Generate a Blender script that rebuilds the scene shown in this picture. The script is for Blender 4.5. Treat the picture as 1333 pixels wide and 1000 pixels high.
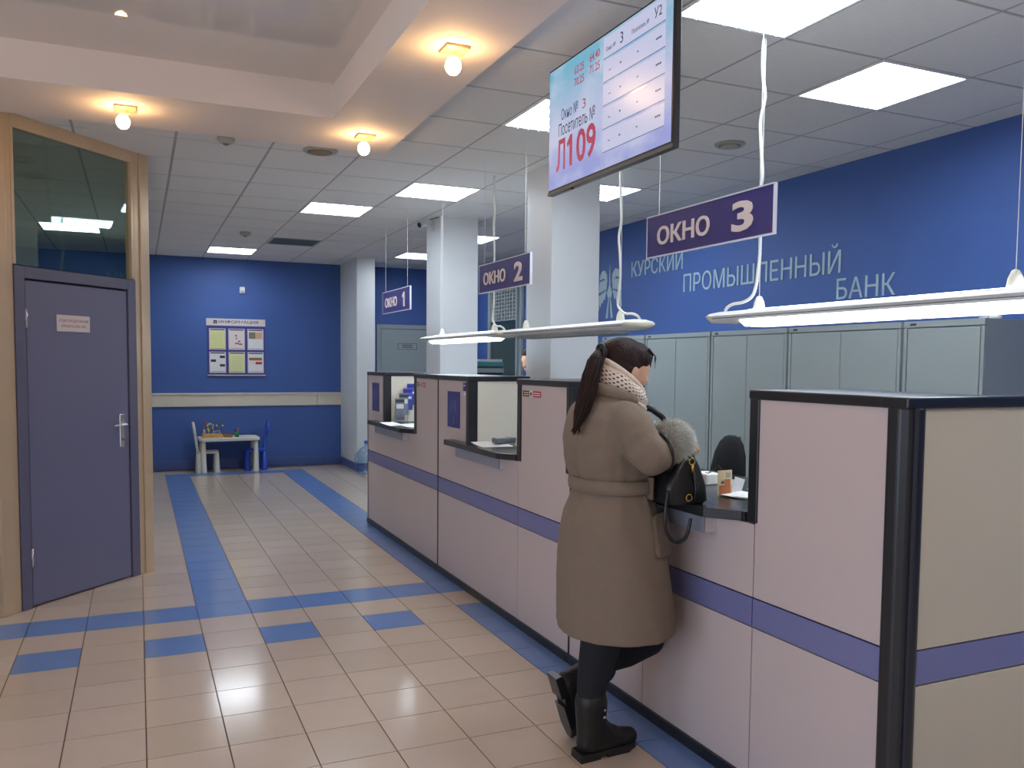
import bpy, bmesh, math, random
from mathutils import Vector, Matrix
random.seed(7)
R_ = math.radians
scene = bpy.context.scene
C = scene.collection
for o in list(bpy.data.objects): bpy.data.objects.remove(o)

# ---------------------------------------------------------------- camera
FPX, YAW, PITCH, ROLL, PCY, EYE = 1099.0, 0.41705, 0.06102, -0.00864, 540.8, 1.53
cy_, sy_, cp_, sp_ = math.cos(YAW), math.sin(YAW), math.cos(PITCH), math.sin(PITCH)
fwd = Vector((sy_*cp_, cy_*cp_, -sp_)); rgt = Vector((cy_, -sy_, 0)); dwn = fwd.cross(rgt)
cr_, sr_ = math.cos(ROLL), math.sin(ROLL)
rgt, dwn = cr_*rgt + sr_*dwn, -sr_*rgt + cr_*dwn
cam = bpy.data.cameras.new('camera'); cam_o = bpy.data.objects.new('camera', cam); C.objects.link(cam_o)
m = Matrix((rgt, -dwn, -fwd)).transposed().to_4x4(); m.translation = (0, 0, EYE)
cam_o.matrix_world = m
cam.sensor_width = 36; cam.lens = FPX/1333*36; cam.shift_y = (PCY-500)/1333; cam.clip_start = .02
scene.camera = cam_o

# ---------------------------------------------------------------- light levels and view
PANEL_W   = 8.0     # ceiling panels, emission strength
TUBE_W    = 5.0     # linear lamps over the desks
BULB_W    = 28.0   # warm spot bulbs
EXPOSURE  = 1.33
SKY_W     = 1.7      # overcast sky let in by the added side window, out of view
w = bpy.data.worlds.new('world'); scene.world = w; w.use_nodes = True
w.node_tree.nodes['Background'].inputs[0].default_value = (.80, .87, 1, 1)
w.node_tree.nodes['Background'].inputs[1].default_value = SKY_W
vs = scene.view_settings
scene.display_settings.display_device = 'sRGB'
vs.view_transform = 'Standard'; vs.look = 'None'; vs.gamma = 1; vs.exposure = EXPOSURE; vs.use_curve_mapping = False

# ---------------------------------------------------------------- materials
def lin(h):
    h = h.lstrip('#'); out = []
    for i in (0, 2, 4):
        c = int(h[i:i+2], 16)/255
        out.append(c/12.92 if c <= .04045 else ((c+.055)/1.055)**2.4)
    return (*out, 1)
M = {}
def mat(name, col, rough=.5, metal=0., var=.06, scale=8., bump=0., bscale=60., spec=.5, emit=None, estr=0., alpha=None, trans=0.):
    m = bpy.data.materials.new(name); m.use_nodes = True; nt = m.node_tree; b = nt.nodes['Principled BSDF']
    c = lin(col)
    tc = nt.nodes.new('ShaderNodeTexCoord')
    if var:
        n = nt.nodes.new('ShaderNodeTexNoise'); n.inputs['Scale'].default_value = scale; n.inputs['Detail'].default_value = 4
        nt.links.new(tc.outputs['Object'], n.inputs['Vector'])
        mx = nt.nodes.new('ShaderNodeMix'); mx.data_type = 'RGBA'
        mx.inputs[6].default_value = tuple(min(1, x*(1-var)) for x in c[:3])+(1,)
        mx.inputs[7].default_value = tuple(min(1, x*(1+var)) for x in c[:3])+(1,)
        nt.links.new(n.outputs['Fac'], mx.inputs[0]); nt.links.new(mx.outputs[2], b.inputs['Base Color'])
    else: b.inputs['Base Color'].default_value = c
    b.inputs['Roughness'].default_value = rough; b.inputs['Metallic'].default_value = metal
    b.inputs['Specular IOR Level'].default_value = spec
    if bump:
        n2 = nt.nodes.new('ShaderNodeTexNoise'); n2.inputs['Scale'].default_value = bscale; n2.inputs['Detail'].default_value = 3
        nt.links.new(tc.outputs['Object'], n2.inputs['Vector'])
        bp = nt.nodes.new('ShaderNodeBump'); bp.inputs['Strength'].default_value = bump; bp.inputs['Distance'].default_value = .01
        nt.links.new(n2.outputs['Fac'], bp.inputs['Height']); nt.links.new(bp.outputs[0], b.inputs['Normal'])
    if emit: b.inputs['Emission Color'].default_value = lin(emit); b.inputs['Emission Strength'].default_value = estr
    if trans: b.inputs['Transmission Weight'].default_value = trans
    M[name] = m; return m

mat('blue_wall', '#4061a4', .55, var=.05, scale=3, bump=.25, bscale=220)
mat('far_blue_skirting', '#4a5f9c', .35, scale=6)
mat('cream_rail', '#d8d0c0', .5)
mat('cream_wall', '#c9bfb0', .7, bump=.1)
mat('office_wall', '#5d7078', .7)
mat('column_paint', '#d4d8da', .5, var=.03, scale=3, bump=.05)
mat('ceiling_tile', '#e4e3e0', .9, var=.05, scale=30, bump=.2, bscale=180)
mat('ceiling_grid', '#a9abac', .6, var=.03)
mat('soffit_paint', '#eaddd2', .75, var=.03, scale=2)
mat('tile_beige', '#c8b6a6', .14, var=.05, scale=5)
mat('tile_beige_b', '#c3b1a0', .16, var=.05, scale=5)
mat('tile_blue', '#6c89c0', .16, var=.08, scale=6)
mat('grout', '#75604e', .9, var=.1, scale=20)
mat('aluminium_cream', '#c9b497', .32, metal=.25, var=.04)
mat('door_purple', '#6a6c89', .42, var=.06, scale=3)
mat('door_frame_purple', '#5f6179', .4, var=.05)
mat('shadow_gap', '#26283a', .8, var=0)
mat('chrome', '#d8dade', .18, metal=.9, var=0)
mat('plate_white', '#d6cfd0', .45, var=.02)
mat('text_red', '#9c5a58', .6, var=0)
mat('text_dark', '#3a3d4c', .6, var=0)
mat('panel_lilac', '#c9bdbd', .5, var=.03, scale=4, bump=.03, bscale=300)
mat('panel_warm_lit', '#c8bfac', .5, var=.03, scale=4, bump=.03, bscale=300)  # lilac counter panel with the warm lamp light put into its colour
mat('stripe_blue', '#767aab', .45, var=.04)
mat('black_trim', '#24262b', .3, var=.08)
mat('dark_shelf', '#2c2d31', .25, var=.1)
mat('cheek_white', '#dcd8c8', .5, var=.02)
mat('apron_grey', '#8e93a4', .35, var=.03)
mat('seam_dark', '#30303a', .7, var=0)
mat('steel_grey', '#98a3a4', .42, var=.04, scale=3)
mat('steel_dark', '#5e686c', .45, var=.04)
mat('sign_blue', '#3a3577', .4, var=.06)
mat('sign_edge', '#d9dce6', .3, var=0)
mat('sign_letter', '#e6d6d0', .5, var=.02)
mat('wall_letter', '#a9c2cc', .5, var=.04)
mat('lamp_white', '#f2f3f0', .35, var=.02)
mat('lamp_cone', '#e6e6d6', .45, var=.02)
mat('cord_white', '#dfe2dc', .5, var=0)
mat('louver_dark', '#c8cccc', .4, var=.1)
mat('black_plastic', '#1b1c1f', .35, var=.1)
mat('fabric_black', '#101216', .9, var=.15, scale=60, bump=.2)
mat('brass', '#bda77e', .35, metal=.4, var=.05)
mat('paper', '#e4e4e4', .7, var=.02)
mat('paper_yellow', '#e0e0a0', .7, var=.04)
mat('paper_pink', '#e6d6d6', .7, var=.04)
mat('board_purple', '#453a86', .45, var=.05)
mat('acrylic', '#c8ccd8', .15, var=0)
mat('toy_white', '#d9d6cc', .45, var=.03)
mat('toy_blue', '#2b55c4', .4, var=.05)
mat('wood', '#c99a5e', .5, var=.15, scale=20)
mat('wood_brown', '#9c6a3a', .5, var=.15, scale=20)
mat('green', '#2a7a4a', .5)
mat('yellow', '#d8c832', .5)
mat('red', '#b8343c', .5)
mat('violet', '#7d4fae', .5)
mat('navy_print', '#32348a', .35, var=.08)
mat('emblem_grey', '#5d6ba0', .5, var=.05)
mat('brochure_blue', '#4a5cc0', .4, var=.1)
mat('brochure_grey', '#7d8394', .4, var=.25, scale=30)
mat('note_beige', '#dcc9a0', .7, var=.08, scale=60)
mat('note_orange', '#c8764a', .7, var=.15, scale=80)
mat('teal', '#3f8f8a', .6)
mat('vent_grey', '#a7a89e', .6)
mat('vent_brown', '#8a7a66', .6)
mat('skin', '#d9a98c', .5, var=.05, scale=20)
mat('hair', '#2a1a18', .5, spec=.2, var=.25, scale=40, bump=.4, bscale=90)
mat('coat', '#7e7062', .95, var=.08, scale=25, bump=.25, bscale=160)
mat('coat_dark', '#6d5e50', .95, var=.08, scale=25)
mat('trousers', '#11161f', .85, var=.1)
mat('boots', '#121213', .5, var=.15, bump=.1)
mat('leather', '#17191c', .3, var=.1, bump=.08, bscale=120)
mat('gold', '#c9a85a', .25, metal=.9, var=0)
mat('fur', '#c6c6be', .9, var=.25, scale=50)
mat('scarf_light', '#d8c9bb', .95, var=.06, scale=60, bump=.3, bscale=150)
mat('blouse', '#3c4660', .8)
mat('water_plastic', '#9fc4d8', .1, var=0, trans=.6)
mat('eye_dark', '#2a1c18', .3, var=0)
mat('lip', '#c08a7c', .45, var=0)
mat('camera_white', '#c9cccb', .4)
mat('dark_glass', '#34464a', .12, var=.05, spec=.5)
mat('bulb', '#fff0cc', .4, var=0, emit='#ffcd8c', estr=BULB_W)
mat('panel_light', '#ffffff', .5, var=0, emit='#e9f4ff', estr=PANEL_W)
mat('panel_dim', '#cfe6e0', .5, var=0, emit='#d5efe8', estr=4.5)
mat('up_light', '#ffffff', .5, var=0, emit='#e8f4ff', estr=TUBE_W*.65)
mat('tube_light', '#ffffff', .5, var=0, emit='#e8f4ff', estr=TUBE_W)

def glass_mat():
    m = bpy.data.materials.new('tinted_glass'); m.use_nodes = True; nt = m.node_tree; nt.nodes.clear()
    out = nt.nodes.new('ShaderNodeOutputMaterial'); mx = nt.nodes.new('ShaderNodeMixShader')
    t = nt.nodes.new('ShaderNodeBsdfTransparent'); t.inputs[0].default_value = (.80, .88, .87, 1)
    g = nt.nodes.new('ShaderNodeBsdfGlossy'); g.inputs['Roughness'].default_value = .02; g.inputs[0].default_value = (.8, .95, .95, 1)
    lw = nt.nodes.new('ShaderNodeLayerWeight'); lw.inputs[0].default_value = .25; f = nt.nodes.new('ShaderNodeMapRange'); f.inputs[3].default_value = .04; f.inputs[4].default_value = .35; nt.links.new(lw.outputs['Facing'], f.inputs[0])
    nt.links.new(f.outputs[0], mx.inputs[0]); nt.links.new(t.outputs[0], mx.inputs[1]); nt.links.new(g.outputs[0], mx.inputs[2]); nt.links.new(mx.outputs[0], out.inputs[0])
    M['tinted_glass'] = m
glass_mat()
def clear_mat(name, tint):
    m = bpy.data.materials.new(name); m.use_nodes = True; nt = m.node_tree; nt.nodes.clear()
    out = nt.nodes.new('ShaderNodeOutputMaterial'); mx = nt.nodes.new('ShaderNodeMixShader')
    t = nt.nodes.new('ShaderNodeBsdfTransparent'); t.inputs[0].default_value = tint
    g = nt.nodes.new('ShaderNodeBsdfGlossy'); g.inputs['Roughness'].default_value = .08
    mx.inputs[0].default_value = .12
    nt.links.new(t.outputs[0], mx.inputs[1]); nt.links.new(g.outputs[0], mx.inputs[2]); nt.links.new(mx.outputs[0], out.inputs[0])
    M[name] = m
clear_mat('clear_plastic', (.9, .93, .97, 1)); clear_mat('bottle_plastic', (.72, .85, .95, 1))
def stretch_mat():
    m = bpy.data.materials.new('stretch_ceiling'); m.use_nodes = True; nt = m.node_tree; nt.nodes.clear()
    out = nt.nodes.new('ShaderNodeOutputMaterial'); mx = nt.nodes.new('ShaderNodeMixShader')
    d = nt.nodes.new('ShaderNodeBsdfDiffuse'); d.inputs[0].default_value = lin('#efe6dd')
    n = nt.nodes.new('ShaderNodeTexNoise'); n.inputs['Scale'].default_value = 1.2
    g = nt.nodes.new('ShaderNodeBsdfGlossy'); g.inputs['Roughness'].default_value = .03; g.inputs[0].default_value = lin('#cfc8c2')
    mr = nt.nodes.new('ShaderNodeMapRange'); mr.inputs[3].default_value = .24; mr.inputs[4].default_value = .3
    nt.links.new(n.outputs['Fac'], mr.inputs[0]); nt.links.new(mr.outputs[0], mx.inputs[0])
    nt.links.new(d.outputs[0], mx.inputs[1]); nt.links.new(g.outputs[0], mx.inputs[2]); nt.links.new(mx.outputs[0], out.inputs[0])
    M['stretch_ceiling'] = m
stretch_mat()
def screen_mat():
    m = bpy.data.materials.new('screen_sky'); m.use_nodes = True; nt = m.node_tree; b = nt.nodes['Principled BSDF']
    b.inputs['Base Color'].default_value = (.01, .01, .012, 1); b.inputs['Roughness'].default_value = .12
    tc = nt.nodes.new('ShaderNodeTexCoord'); sp = nt.nodes.new('ShaderNodeSeparateXYZ'); nt.links.new(tc.outputs['Generated'], sp.inputs[0])
    n = nt.nodes.new('ShaderNodeTexNoise'); n.inputs['Scale'].default_value = 3.5; n.inputs['Detail'].default_value = 5; nt.links.new(tc.outputs['Generated'], n.inputs['Vector'])
    r = nt.nodes.new('ShaderNodeValToRGB'); nt.links.new(sp.outputs['Z'], r.inputs[0])
    e = r.color_ramp.elements; e[0].color = lin('#a3abe6'); e[0].position = .1; e[1].color = lin('#78bcd8'); e[1].position = .95
    x = r.color_ramp.elements.new(.5); x.color = lin('#c3cbec')
    mx = nt.nodes.new('ShaderNodeMix'); mx.data_type = 'RGBA'; mx.inputs[7].default_value = lin('#d5dcf2')
    mr = nt.nodes.new('ShaderNodeMapRange'); mr.inputs[1].default_value = .45; mr.inputs[2].default_value = .65; mr.inputs[4].default_value = .7
    nt.links.new(n.outputs['Fac'], mr.inputs[0]); nt.links.new(mr.outputs[0], mx.inputs[0]); nt.links.new(r.outputs[0], mx.inputs[6])
    nt.links.new(mx.outputs[2], b.inputs['Emission Color']); b.inputs['Emission Strength'].default_value = .82*2**-EXPOSURE
    M['screen_sky'] = m
screen_mat()
for nm, c, s in (('screen_pale', '#cdd0ee', .85), ('screen_line', '#5b6cab', .6), ('screen_text', '#4a4f6c', .5), ('screen_red', '#c04868', .75)):
    mat(nm, '#050505', .3, var=0, emit=c, estr=s*2**-EXPOSURE)
def scarf_mat():
    m = bpy.data.materials.new('scarf_knit'); m.use_nodes = True; nt = m.node_tree; b = nt.nodes['Principled BSDF']; b.inputs['Roughness'].default_value = .95
    uv = nt.nodes.new('ShaderNodeUVMap'); mp = nt.nodes.new('ShaderNodeMapping'); mp.inputs['Scale'].default_value = (52, 13, 1); nt.links.new(uv.outputs[0], mp.inputs[0])
    mp.inputs['Rotation'].default_value = (0, 0, 0)
    sp = nt.nodes.new('ShaderNodeSeparateXYZ'); nt.links.new(mp.outputs[0], sp.inputs[0])
    def math_(op, a, b_=None):
        n = nt.nodes.new('ShaderNodeMath'); n.operation = op
        for i, v in enumerate((a, b_)):
            if v is None: continue
            if isinstance(v, (int, float)): n.inputs[i].default_value = v
            else: nt.links.new(v, n.inputs[i])
        return n.outputs[0]
    s1 = math_('SINE', math_('MULTIPLY', sp.outputs[0], math.pi)); s2 = math_('SINE', math_('MULTIPLY', sp.outputs[1], math.pi))
    hole = math_('GREATER_THAN', math_('MULTIPLY', s1, s2), .42)
    sepuv = nt.nodes.new('ShaderNodeSeparateXYZ'); nt.links.new(uv.outputs[0], sepuv.inputs[0])
    band = math_('MULTIPLY', math_('GREATER_THAN', sepuv.outputs[1], .22), math_('LESS_THAN', sepuv.outputs[1], .8))
    mx = nt.nodes.new('ShaderNodeMix'); mx.data_type = 'RGBA'; mx.inputs[6].default_value = lin('#dccdbf'); mx.inputs[7].default_value = lin('#4a3a34')
    nt.links.new(math_('MULTIPLY', hole, band), mx.inputs[0]); nt.links.new(mx.outputs[2], b.inputs['Base Color'])
    M['scarf_knit'] = m
scarf_mat()

# ---------------------------------------------------------------- builders
ORG = {}
def thing(name, label, cat, loc=(0, 0, 0), group=None, kind=None):
    o = bpy.data.objects.new(name, None); C.objects.link(o); o.location = loc; o.empty_display_size = .1
    ORG[o] = Vector(loc)
    if kind: o['kind'] = kind
    tag(o, label, cat, group)
    return o
def tag(o, label=None, cat=None, group=None, kind=None):
    if label: o['label'] = label
    if cat: o['category'] = cat
    if group: o['group'] = group
    if kind: o['kind'] = kind
    return o
def basis(d, up=Vector((0, 0, 1))):
    d = d.normalized()
    if abs(d.dot(up)) > .98: up = Vector((1, 0, 0))
    a = d.cross(up).normalized(); return a, a.cross(d).normalized()
def cat(P, n=5):
    P = [Vector(p) for p in P]; out = []
    for i in range(len(P)-1):
        a, b, c, d = P[max(i-1, 0)], P[i], P[i+1], P[min(i+2, len(P)-1)]
        for k in range(n):
            t = k/n; out.append(.5*((2*b)+(c-a)*t+(2*a-5*b+4*c-d)*t*t+(3*b-a-3*c+d)*t**3))
    return out+[P[-1]]
class MB:
    def __init__(s): s.v = []; s.f = []; s.uv = None
    def add(s, vs_, fs):
        n = len(s.v); s.v += [Vector(p) for p in vs_]; s.f += [tuple(i+n for i in f) for f in fs]; return s
    def box(s, x0, x1, y0, y1, z0, z1, T=None):
        p = [(x0,y0,z0),(x1,y0,z0),(x1,y1,z0),(x0,y1,z0),(x0,y0,z1),(x1,y0,z1),(x1,y1,z1),(x0,y1,z1)]
        if T: p = [T(*q) for q in p]
        return s.add(p, [(0,3,2,1),(4,5,6,7),(0,1,5,4),(1,2,6,5),(2,3,7,6),(3,0,4,7)])
    def prism(s, poly, f0, f1):
        """poly: list of 2D points; f0/f1 map (a,b)->3D for the two end caps"""
        n = len(poly)
        return s.add([f0(*p) for p in poly]+[f1(*p) for p in poly],
                     [tuple(range(n))[::-1], tuple(range(n, 2*n))]+[(i, (i+1) % n, (i+1) % n+n, i+n) for i in range(n)])
    def loft(s, rings, cap=True, closed=True):
        n = len(rings[0]); b = len(s.v); s.v += [Vector(p) for r in rings for p in r]
        for k in range(len(rings)-1):
            for i in range(n if closed else n-1):
                j = (i+1) % n; s.f.append((b+k*n+i, b+k*n+j, b+(k+1)*n+j, b+(k+1)*n+i))
        if cap: s.f.append(tuple(b+i for i in range(n))[::-1]); s.f.append(tuple(b+(len(rings)-1)*n+i for i in range(n)))
        return s
    def tube(s, pts, r, seg=8, cap=True):
        pts = [Vector(p) for p in pts]; rs = r if isinstance(r, (list, tuple)) else [r]*len(pts); rings = []
        a = None
        for i, p in enumerate(pts):
            d = (pts[min(i+1, len(pts)-1)]-pts[max(i-1, 0)])
            if a is None: a, b = basis(d)
            else: a = (a-d.normalized()*a.dot(d.normalized())).normalized(); b = a.cross(d.normalized())
            rings.append([p+(a*math.cos(t)+b*math.sin(t))*rs[i] for t in [2*math.pi*k/seg for k in range(seg)]])
        return s.loft(rings, cap)
    def lathe(s, prof, c=(0, 0, 0), seg=20, axis='Z', cap=True):
        c = Vector(c); rings = []
        for r, h in prof:
            ring = []
            for k in range(seg):
                t = 2*math.pi*k/seg; a, b = r*math.cos(t), r*math.sin(t)
                ring.append(c+Vector({'Z': (a, b, h), 'X': (h, a, b), 'Y': (b, h, a)}[axis]))
            rings.append(ring)
        return s.loft(rings, cap)
    def ball(s, c, r, seg=16, rings=10, rot=None):
        c = Vector(c); r = (r, r, r) if isinstance(r, (int, float)) else r; rr = []
        for i in range(rings+1):
            ph = math.pi*(i+.0)/rings; ph = min(max(ph, .02), math.pi-.02)
            ring = []
            for k in range(seg):
                t = 2*math.pi*k/seg
                v = Vector((r[0]*math.sin(ph)*math.cos(t), r[1]*math.sin(ph)*math.sin(t), -r[2]*math.cos(ph)))
                if rot: v = rot @ v
                ring.append(c+v)
            rr.append(ring)
        return s.loft(rr)
    def build(s, name, material, parent=None, smooth=False, bevel=0, label=None, origin=None, fix=True):
        org = ORG.get(parent, Vector()) if parent else Vector(origin or (0, 0, 0))
        me = bpy.data.meshes.new(name); me.from_pydata([v-org for v in s.v], [], s.f)
        if fix:
            bm = bmesh.new(); bm.from_mesh(me); bmesh.ops.recalc_face_normals(bm, faces=bm.faces); bm.to_mesh(me); bm.free()
        me.materials.append(M[material])
        if smooth: me.polygons.foreach_set('use_smooth', [True]*len(me.polygons))
        o = bpy.data.objects.new(name, me); C.objects.link(o)
        if parent: o.parent = parent; ORG[o] = org
        else: o.location = org; ORG[o] = org
        if bevel:
            b = o.modifiers.new('bevel', 'BEVEL'); b.width = bevel; b.segments = 2; b.limit_method = 'ANGLE'
            b.harden_normals = False
        if label: o['label'] = label
        return o
def box(name, material, parent, *a, bevel=0, label=None, origin=None, T=None):
    return MB().box(*a, T=T).build(name, material, parent, bevel=bevel, label=label, origin=origin)
def copy_tree(o, parent=None):
    c = o.copy(); C.objects.link(c); c.parent = parent
    for ch in o.children: copy_tree(ch, c)
    return c
def text(name, s, material, parent, at, right, up, w=None, h=None, ext=.0015, off=0., align='L', flat=False):
    cu = bpy.data.curves.new('t', 'FONT'); cu.body = s; cu.size = 1; cu.extrude = 0 if flat else .05; cu.offset = off; cu.resolution_u = 3
    o = bpy.data.objects.new('t', cu); C.objects.link(o); dg = bpy.context.evaluated_depsgraph_get()
    cv = o.to_curve(dg).copy()
    for sp in cv.splines:                      # close bowls exactly on their stems so no outline crosses itself
        bp = sp.bezier_points; x0 = min(p.co.x for p in bp)
        if sum(abs(p.co.x-x0) < .002 for p in bp) < 2: continue
        st_ = [p.co.x for p in bp if abs(p.co.x-x0-.092) < .004]
        q = [p for p in bp if .06 < p.co.x-x0 < .08]
        if st_ and len(q) == 2 and abs(q[0].co.x-q[1].co.x) < .002:
            for p in q:
                dx = st_[0]+.0004-p.co.x; p.handle_left_type = p.handle_right_type = 'FREE'
                p.co.x += dx; p.handle_left.x += dx; p.handle_right.x += dx
    o2 = bpy.data.objects.new('t2', cv); C.objects.link(o2); dg = bpy.context.evaluated_depsgraph_get()
    me = bpy.data.meshes.new_from_object(o2.evaluated_get(dg))
    bpy.data.objects.remove(o2); bpy.data.curves.remove(cv); bpy.data.objects.remove(o); bpy.data.curves.remove(cu)
    xs = [v.co.x for v in me.vertices]; ys = [v.co.y for v in me.vertices]
    x0, x1, y0, y1 = min(xs), max(xs), min(ys), max(ys)
    sx = w/(x1-x0) if w else None; sy = h/(y1-y0) if h else None
    sx = sx or sy; sy = sy or sx
    org = ORG.get(parent, Vector()); at = Vector(at); right = Vector(right).normalized(); up = Vector(up).normalized(); nrm = right.cross(up)
    bm = bmesh.new(); bm.from_mesh(me)
    for v in bm.verts:
        a, b = (v.co.x-x0)*sx, (v.co.y-y0)*sy
        if align == 'C': a -= (x1-x0)*sx/2
        v.co = at+right*a+up*b+nrm*(ext if flat or v.co.z > 0 else 0)-org
    bm.to_mesh(me); bm.free(); me.name = name; me.materials.clear(); me.materials.append(M[material])
    me.polygons.foreach_set('use_smooth', [False]*len(me.polygons))
    o = bpy.data.objects.new(name, me); C.objects.link(o); o.parent = parent; ORG[o] = org
    return o
def project(p):
    d = Vector(p)-Vector((0, 0, EYE)); z = d.dot(fwd)
    if z < .05: return None
    return 666.5+FPX*d.dot(rgt)/z, PCY+FPX*d.dot(dwn)/z
def struct(name, material, *a, label=None, cat=None, T=None, bevel=0):
    o = MB().box(*a, T=T).build(name, material, None, bevel=bevel); tag(o, label, cat, kind='structure'); return o

# ---------------------------------------------------------------- the setting
YF, XW, ZC = 12.68, 4.65, 2.983
floor = struct('floor', 'grout', -3.0, XW, -3.0, YF, -.1, -.004, label='beige ceramic tile floor with blue tile bands', cat='floor')
TS, TX, TY = .302, .006, 3.75
cells = []
for i in range(-9, 16):
    for j in range(-22, 30):
        x, y = TX+i*TS, TY+j*TS
        if y+TS > YF+.1 or x+TS > XW+.05: continue
        row = j-5
        blue = False
        if row == 0 and i <= 6: blue = True
        if i == 1 and row >= 0 and row <= 22: blue = True
        if row == 22 and 1 <= i <= 6: blue = True
        if i == 6 and row >= 0 and row <= 22: blue = True
        if i == 6 and row <= -2: blue = True
        if row == -2 and i in (-4, -2, 0, 2, 4): blue = True
        ps = [project((x+a, y+b, 0)) for a in (0, TS) for b in (0, TS)]
        area = 0
        if all(ps) and x < 2.0:
            if any(0 <= p[0] <= 1333 and 0 <= p[1] <= 1000 for p in ps):
                q = [ps[0], ps[2], ps[3], ps[1]]
                area = abs(sum(q[k][0]*q[(k+1) % 4][1]-q[(k+1) % 4][0]*q[k][1] for k in range(4)))/2
        cells.append((area, x, y, blue))
cells.sort(key=lambda c: -c[0])
tm = {}
for k in ('tile_beige', 'tile_beige_b', 'tile_blue'):
    o = MB().box(0, TS-.005, 0, TS-.005, -.006, 0).build('floor_tile', k, None); tm[k] = o.data; bpy.data.objects.remove(o)
rest = {True: MB(), False: MB()}
cnt = 0
for area, x, y, blue in cells:
    if area > 0 and cnt < 298:
        k = 'tile_blue' if blue else random.choice(('tile_beige', 'tile_beige_b'))
        o = bpy.data.objects.new('floor_tile', tm[k]); C.objects.link(o); o.parent = floor; o.location = (x+.0025, y+.0025, 0); cnt += 1
    else:
        rest[blue].box(x+.0025, x+TS-.0025, y+.0025, y+TS-.0025, -.006, 0)
rest[False].build('floor_tile_field', 'tile_beige', floor)['kind'] = 'stuff'
rest[True].build('blue_floor_tile_field', 'tile_blue', floor)['kind'] = 'stuff'

ceiling = struct('ceiling', 'ceiling_grid', -3.0, XW, -3.0, YF, ZC+.0015, 3.6, label='suspended ceiling of grey square panels with a dropped plaster border', cat='ceiling')
# opening for the tray is inside the slab, so cut the slab into a ring
SX, SY, SZ, TX0, TX1, TY0, TY1, TZ = 1.54, 5.64, 2.93, -1.7, 1.055, -1.6, 4.95, 3.125
me = ceiling.data; bm = bmesh.new()
def bmbox(bm, x0, x1, y0, y1, z0, z1):
    vsx = [bm.verts.new(p) for p in ((x0,y0,z0),(x1,y0,z0),(x1,y1,z0),(x0,y1,z0),(x0,y0,z1),(x1,y0,z1),(x1,y1,z1),(x0,y1,z1))]
    for f in ((0,3,2,1),(4,5,6,7),(0,1,5,4),(1,2,6,5),(2,3,7,6),(3,0,4,7)): bm.faces.new([vsx[i] for i in f])
for a in ((-3, XW, TY1+.05, YF), (TX1+.05, XW, -3, TY1+.05), (-3, TX0-.05, -3, TY1+.05), (TX0-.05, TX1+.05, -3, TY0-.05)): bmbox(bm, *a, ZC+.0015, 3.3)
bm.to_mesh(me); bm.free()
sof = MB()
for a in ((-3, SX, TY1, SY), (TX1, SX, -3, TY1), (-3, TX0, -3, TY1), (TX0, TX1, -3, TY0)): sof.box(*a, SZ, SZ+.05)
for a in ((-3, SX, SY-.02, SY), (SX-.02, SX, -3, SY-.02)): sof.box(*a, SZ+.05, ZC+.004)
for a in ((TX0-.04, TX1+.04, TY1, TY1+.04), (TX1, TX1+.04, TY0, TY1), (TX0-.04, TX0, TY0, TY1), (TX0-.04, TX1+.04, TY0-.04, TY0)): sof.box(*a, SZ+.05, TZ+.02)
sof.build('soffit', 'soffit_paint', ceiling, label='warm cream plaster border around the tray')
box('stretch_panel', 'stretch_ceiling', ceiling, TX0, TX1, TY0, TY1, TZ, TZ+.02, label='glossy grey stretch ceiling in the tray')
LAMPS = {(3.25,3.03):1, (2.05,2.43):1, (2.05,4.23):1, (2.05,6.63):1, (1.45,7.83):1, (.85,11.43):1, (3.25,10.83):1, (3.25,6.03):1, (3.25,9.03):1, (3.25,.03):1, (2.05,-.57):1, (-.95,10.23):2, (-2.15,7.83):2}
o = MB().box(.009, .591, .009, .591, -.001, .0012).build('ceiling_tile', 'ceiling_tile', None); ctm = o.data; bpy.data.objects.remove(o)
edge = MB()
for i in range(-6, 8):
    for j in range(-9, 17):
        x, y = .25+.6*i, 3.03+.6*j
        if x < -3 or (x+.6 <= SX and y+.6 <= SY): continue
        if any(abs(x-a) < .05 and abs(y-b) < .05 for a, b in LAMPS): continue
        if x < .1 and y < 5.4: continue
        if x+.6 > XW or y+.6 > YF:
            MB().box(x+.009, min(x+.591, XW), y+.009, min(y+.591, YF), ZC-.001, ZC+.0012).build('ceiling_tile', 'ceiling_tile', ceiling); continue
        o = bpy.data.objects.new('ceiling_tile', ctm); C.objects.link(o); o.parent = ceiling; o.location = (x, y, ZC)

struct('wall_far', 'blue_wall', -3.0, XW+.2, YF, YF+.2, -.1, 3.3, label='blue textured wall at the end of the hall', cat='wall')
wall_r = struct('wall_right', 'blue_wall', XW, XW+.2, -3.0, YF, -.1, 3.3, label='dark blue wall behind the teller area with pale lettering', cat='wall')
struct('wall_left', 'cream_wall', .02, .085, 6.72, YF, 0, 3.0, label='thin cream partition wall running back from the purple door', cat='wall')
struct('wall_near', 'cream_wall', -3.2, XW+.2, -3.2, -3.0, -.1, 3.3, label='cream wall behind the viewer', cat='wall')
wo = struct('wall_office', 'cream_wall', -3.2, -3.0, 3.2, YF+.2, -.1, 3.3, label='cream outer wall with an opening for the added window', cat='wall')
for a in ((-3.2, -2.2, -.1, 3.3), (-2.2, 3.2, -.1, .35), (-2.2, 3.2, 2.65, 3.3)): box('wall_piece', 'cream_wall', wo, -3.2, -3.0, *a)
w2 = thing('added_window', 'wide unseen window added in the cream outer wall for light', 'window', (-3.1, .5, .35), kind='structure')  # window added out of view to light the counter fronts
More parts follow.
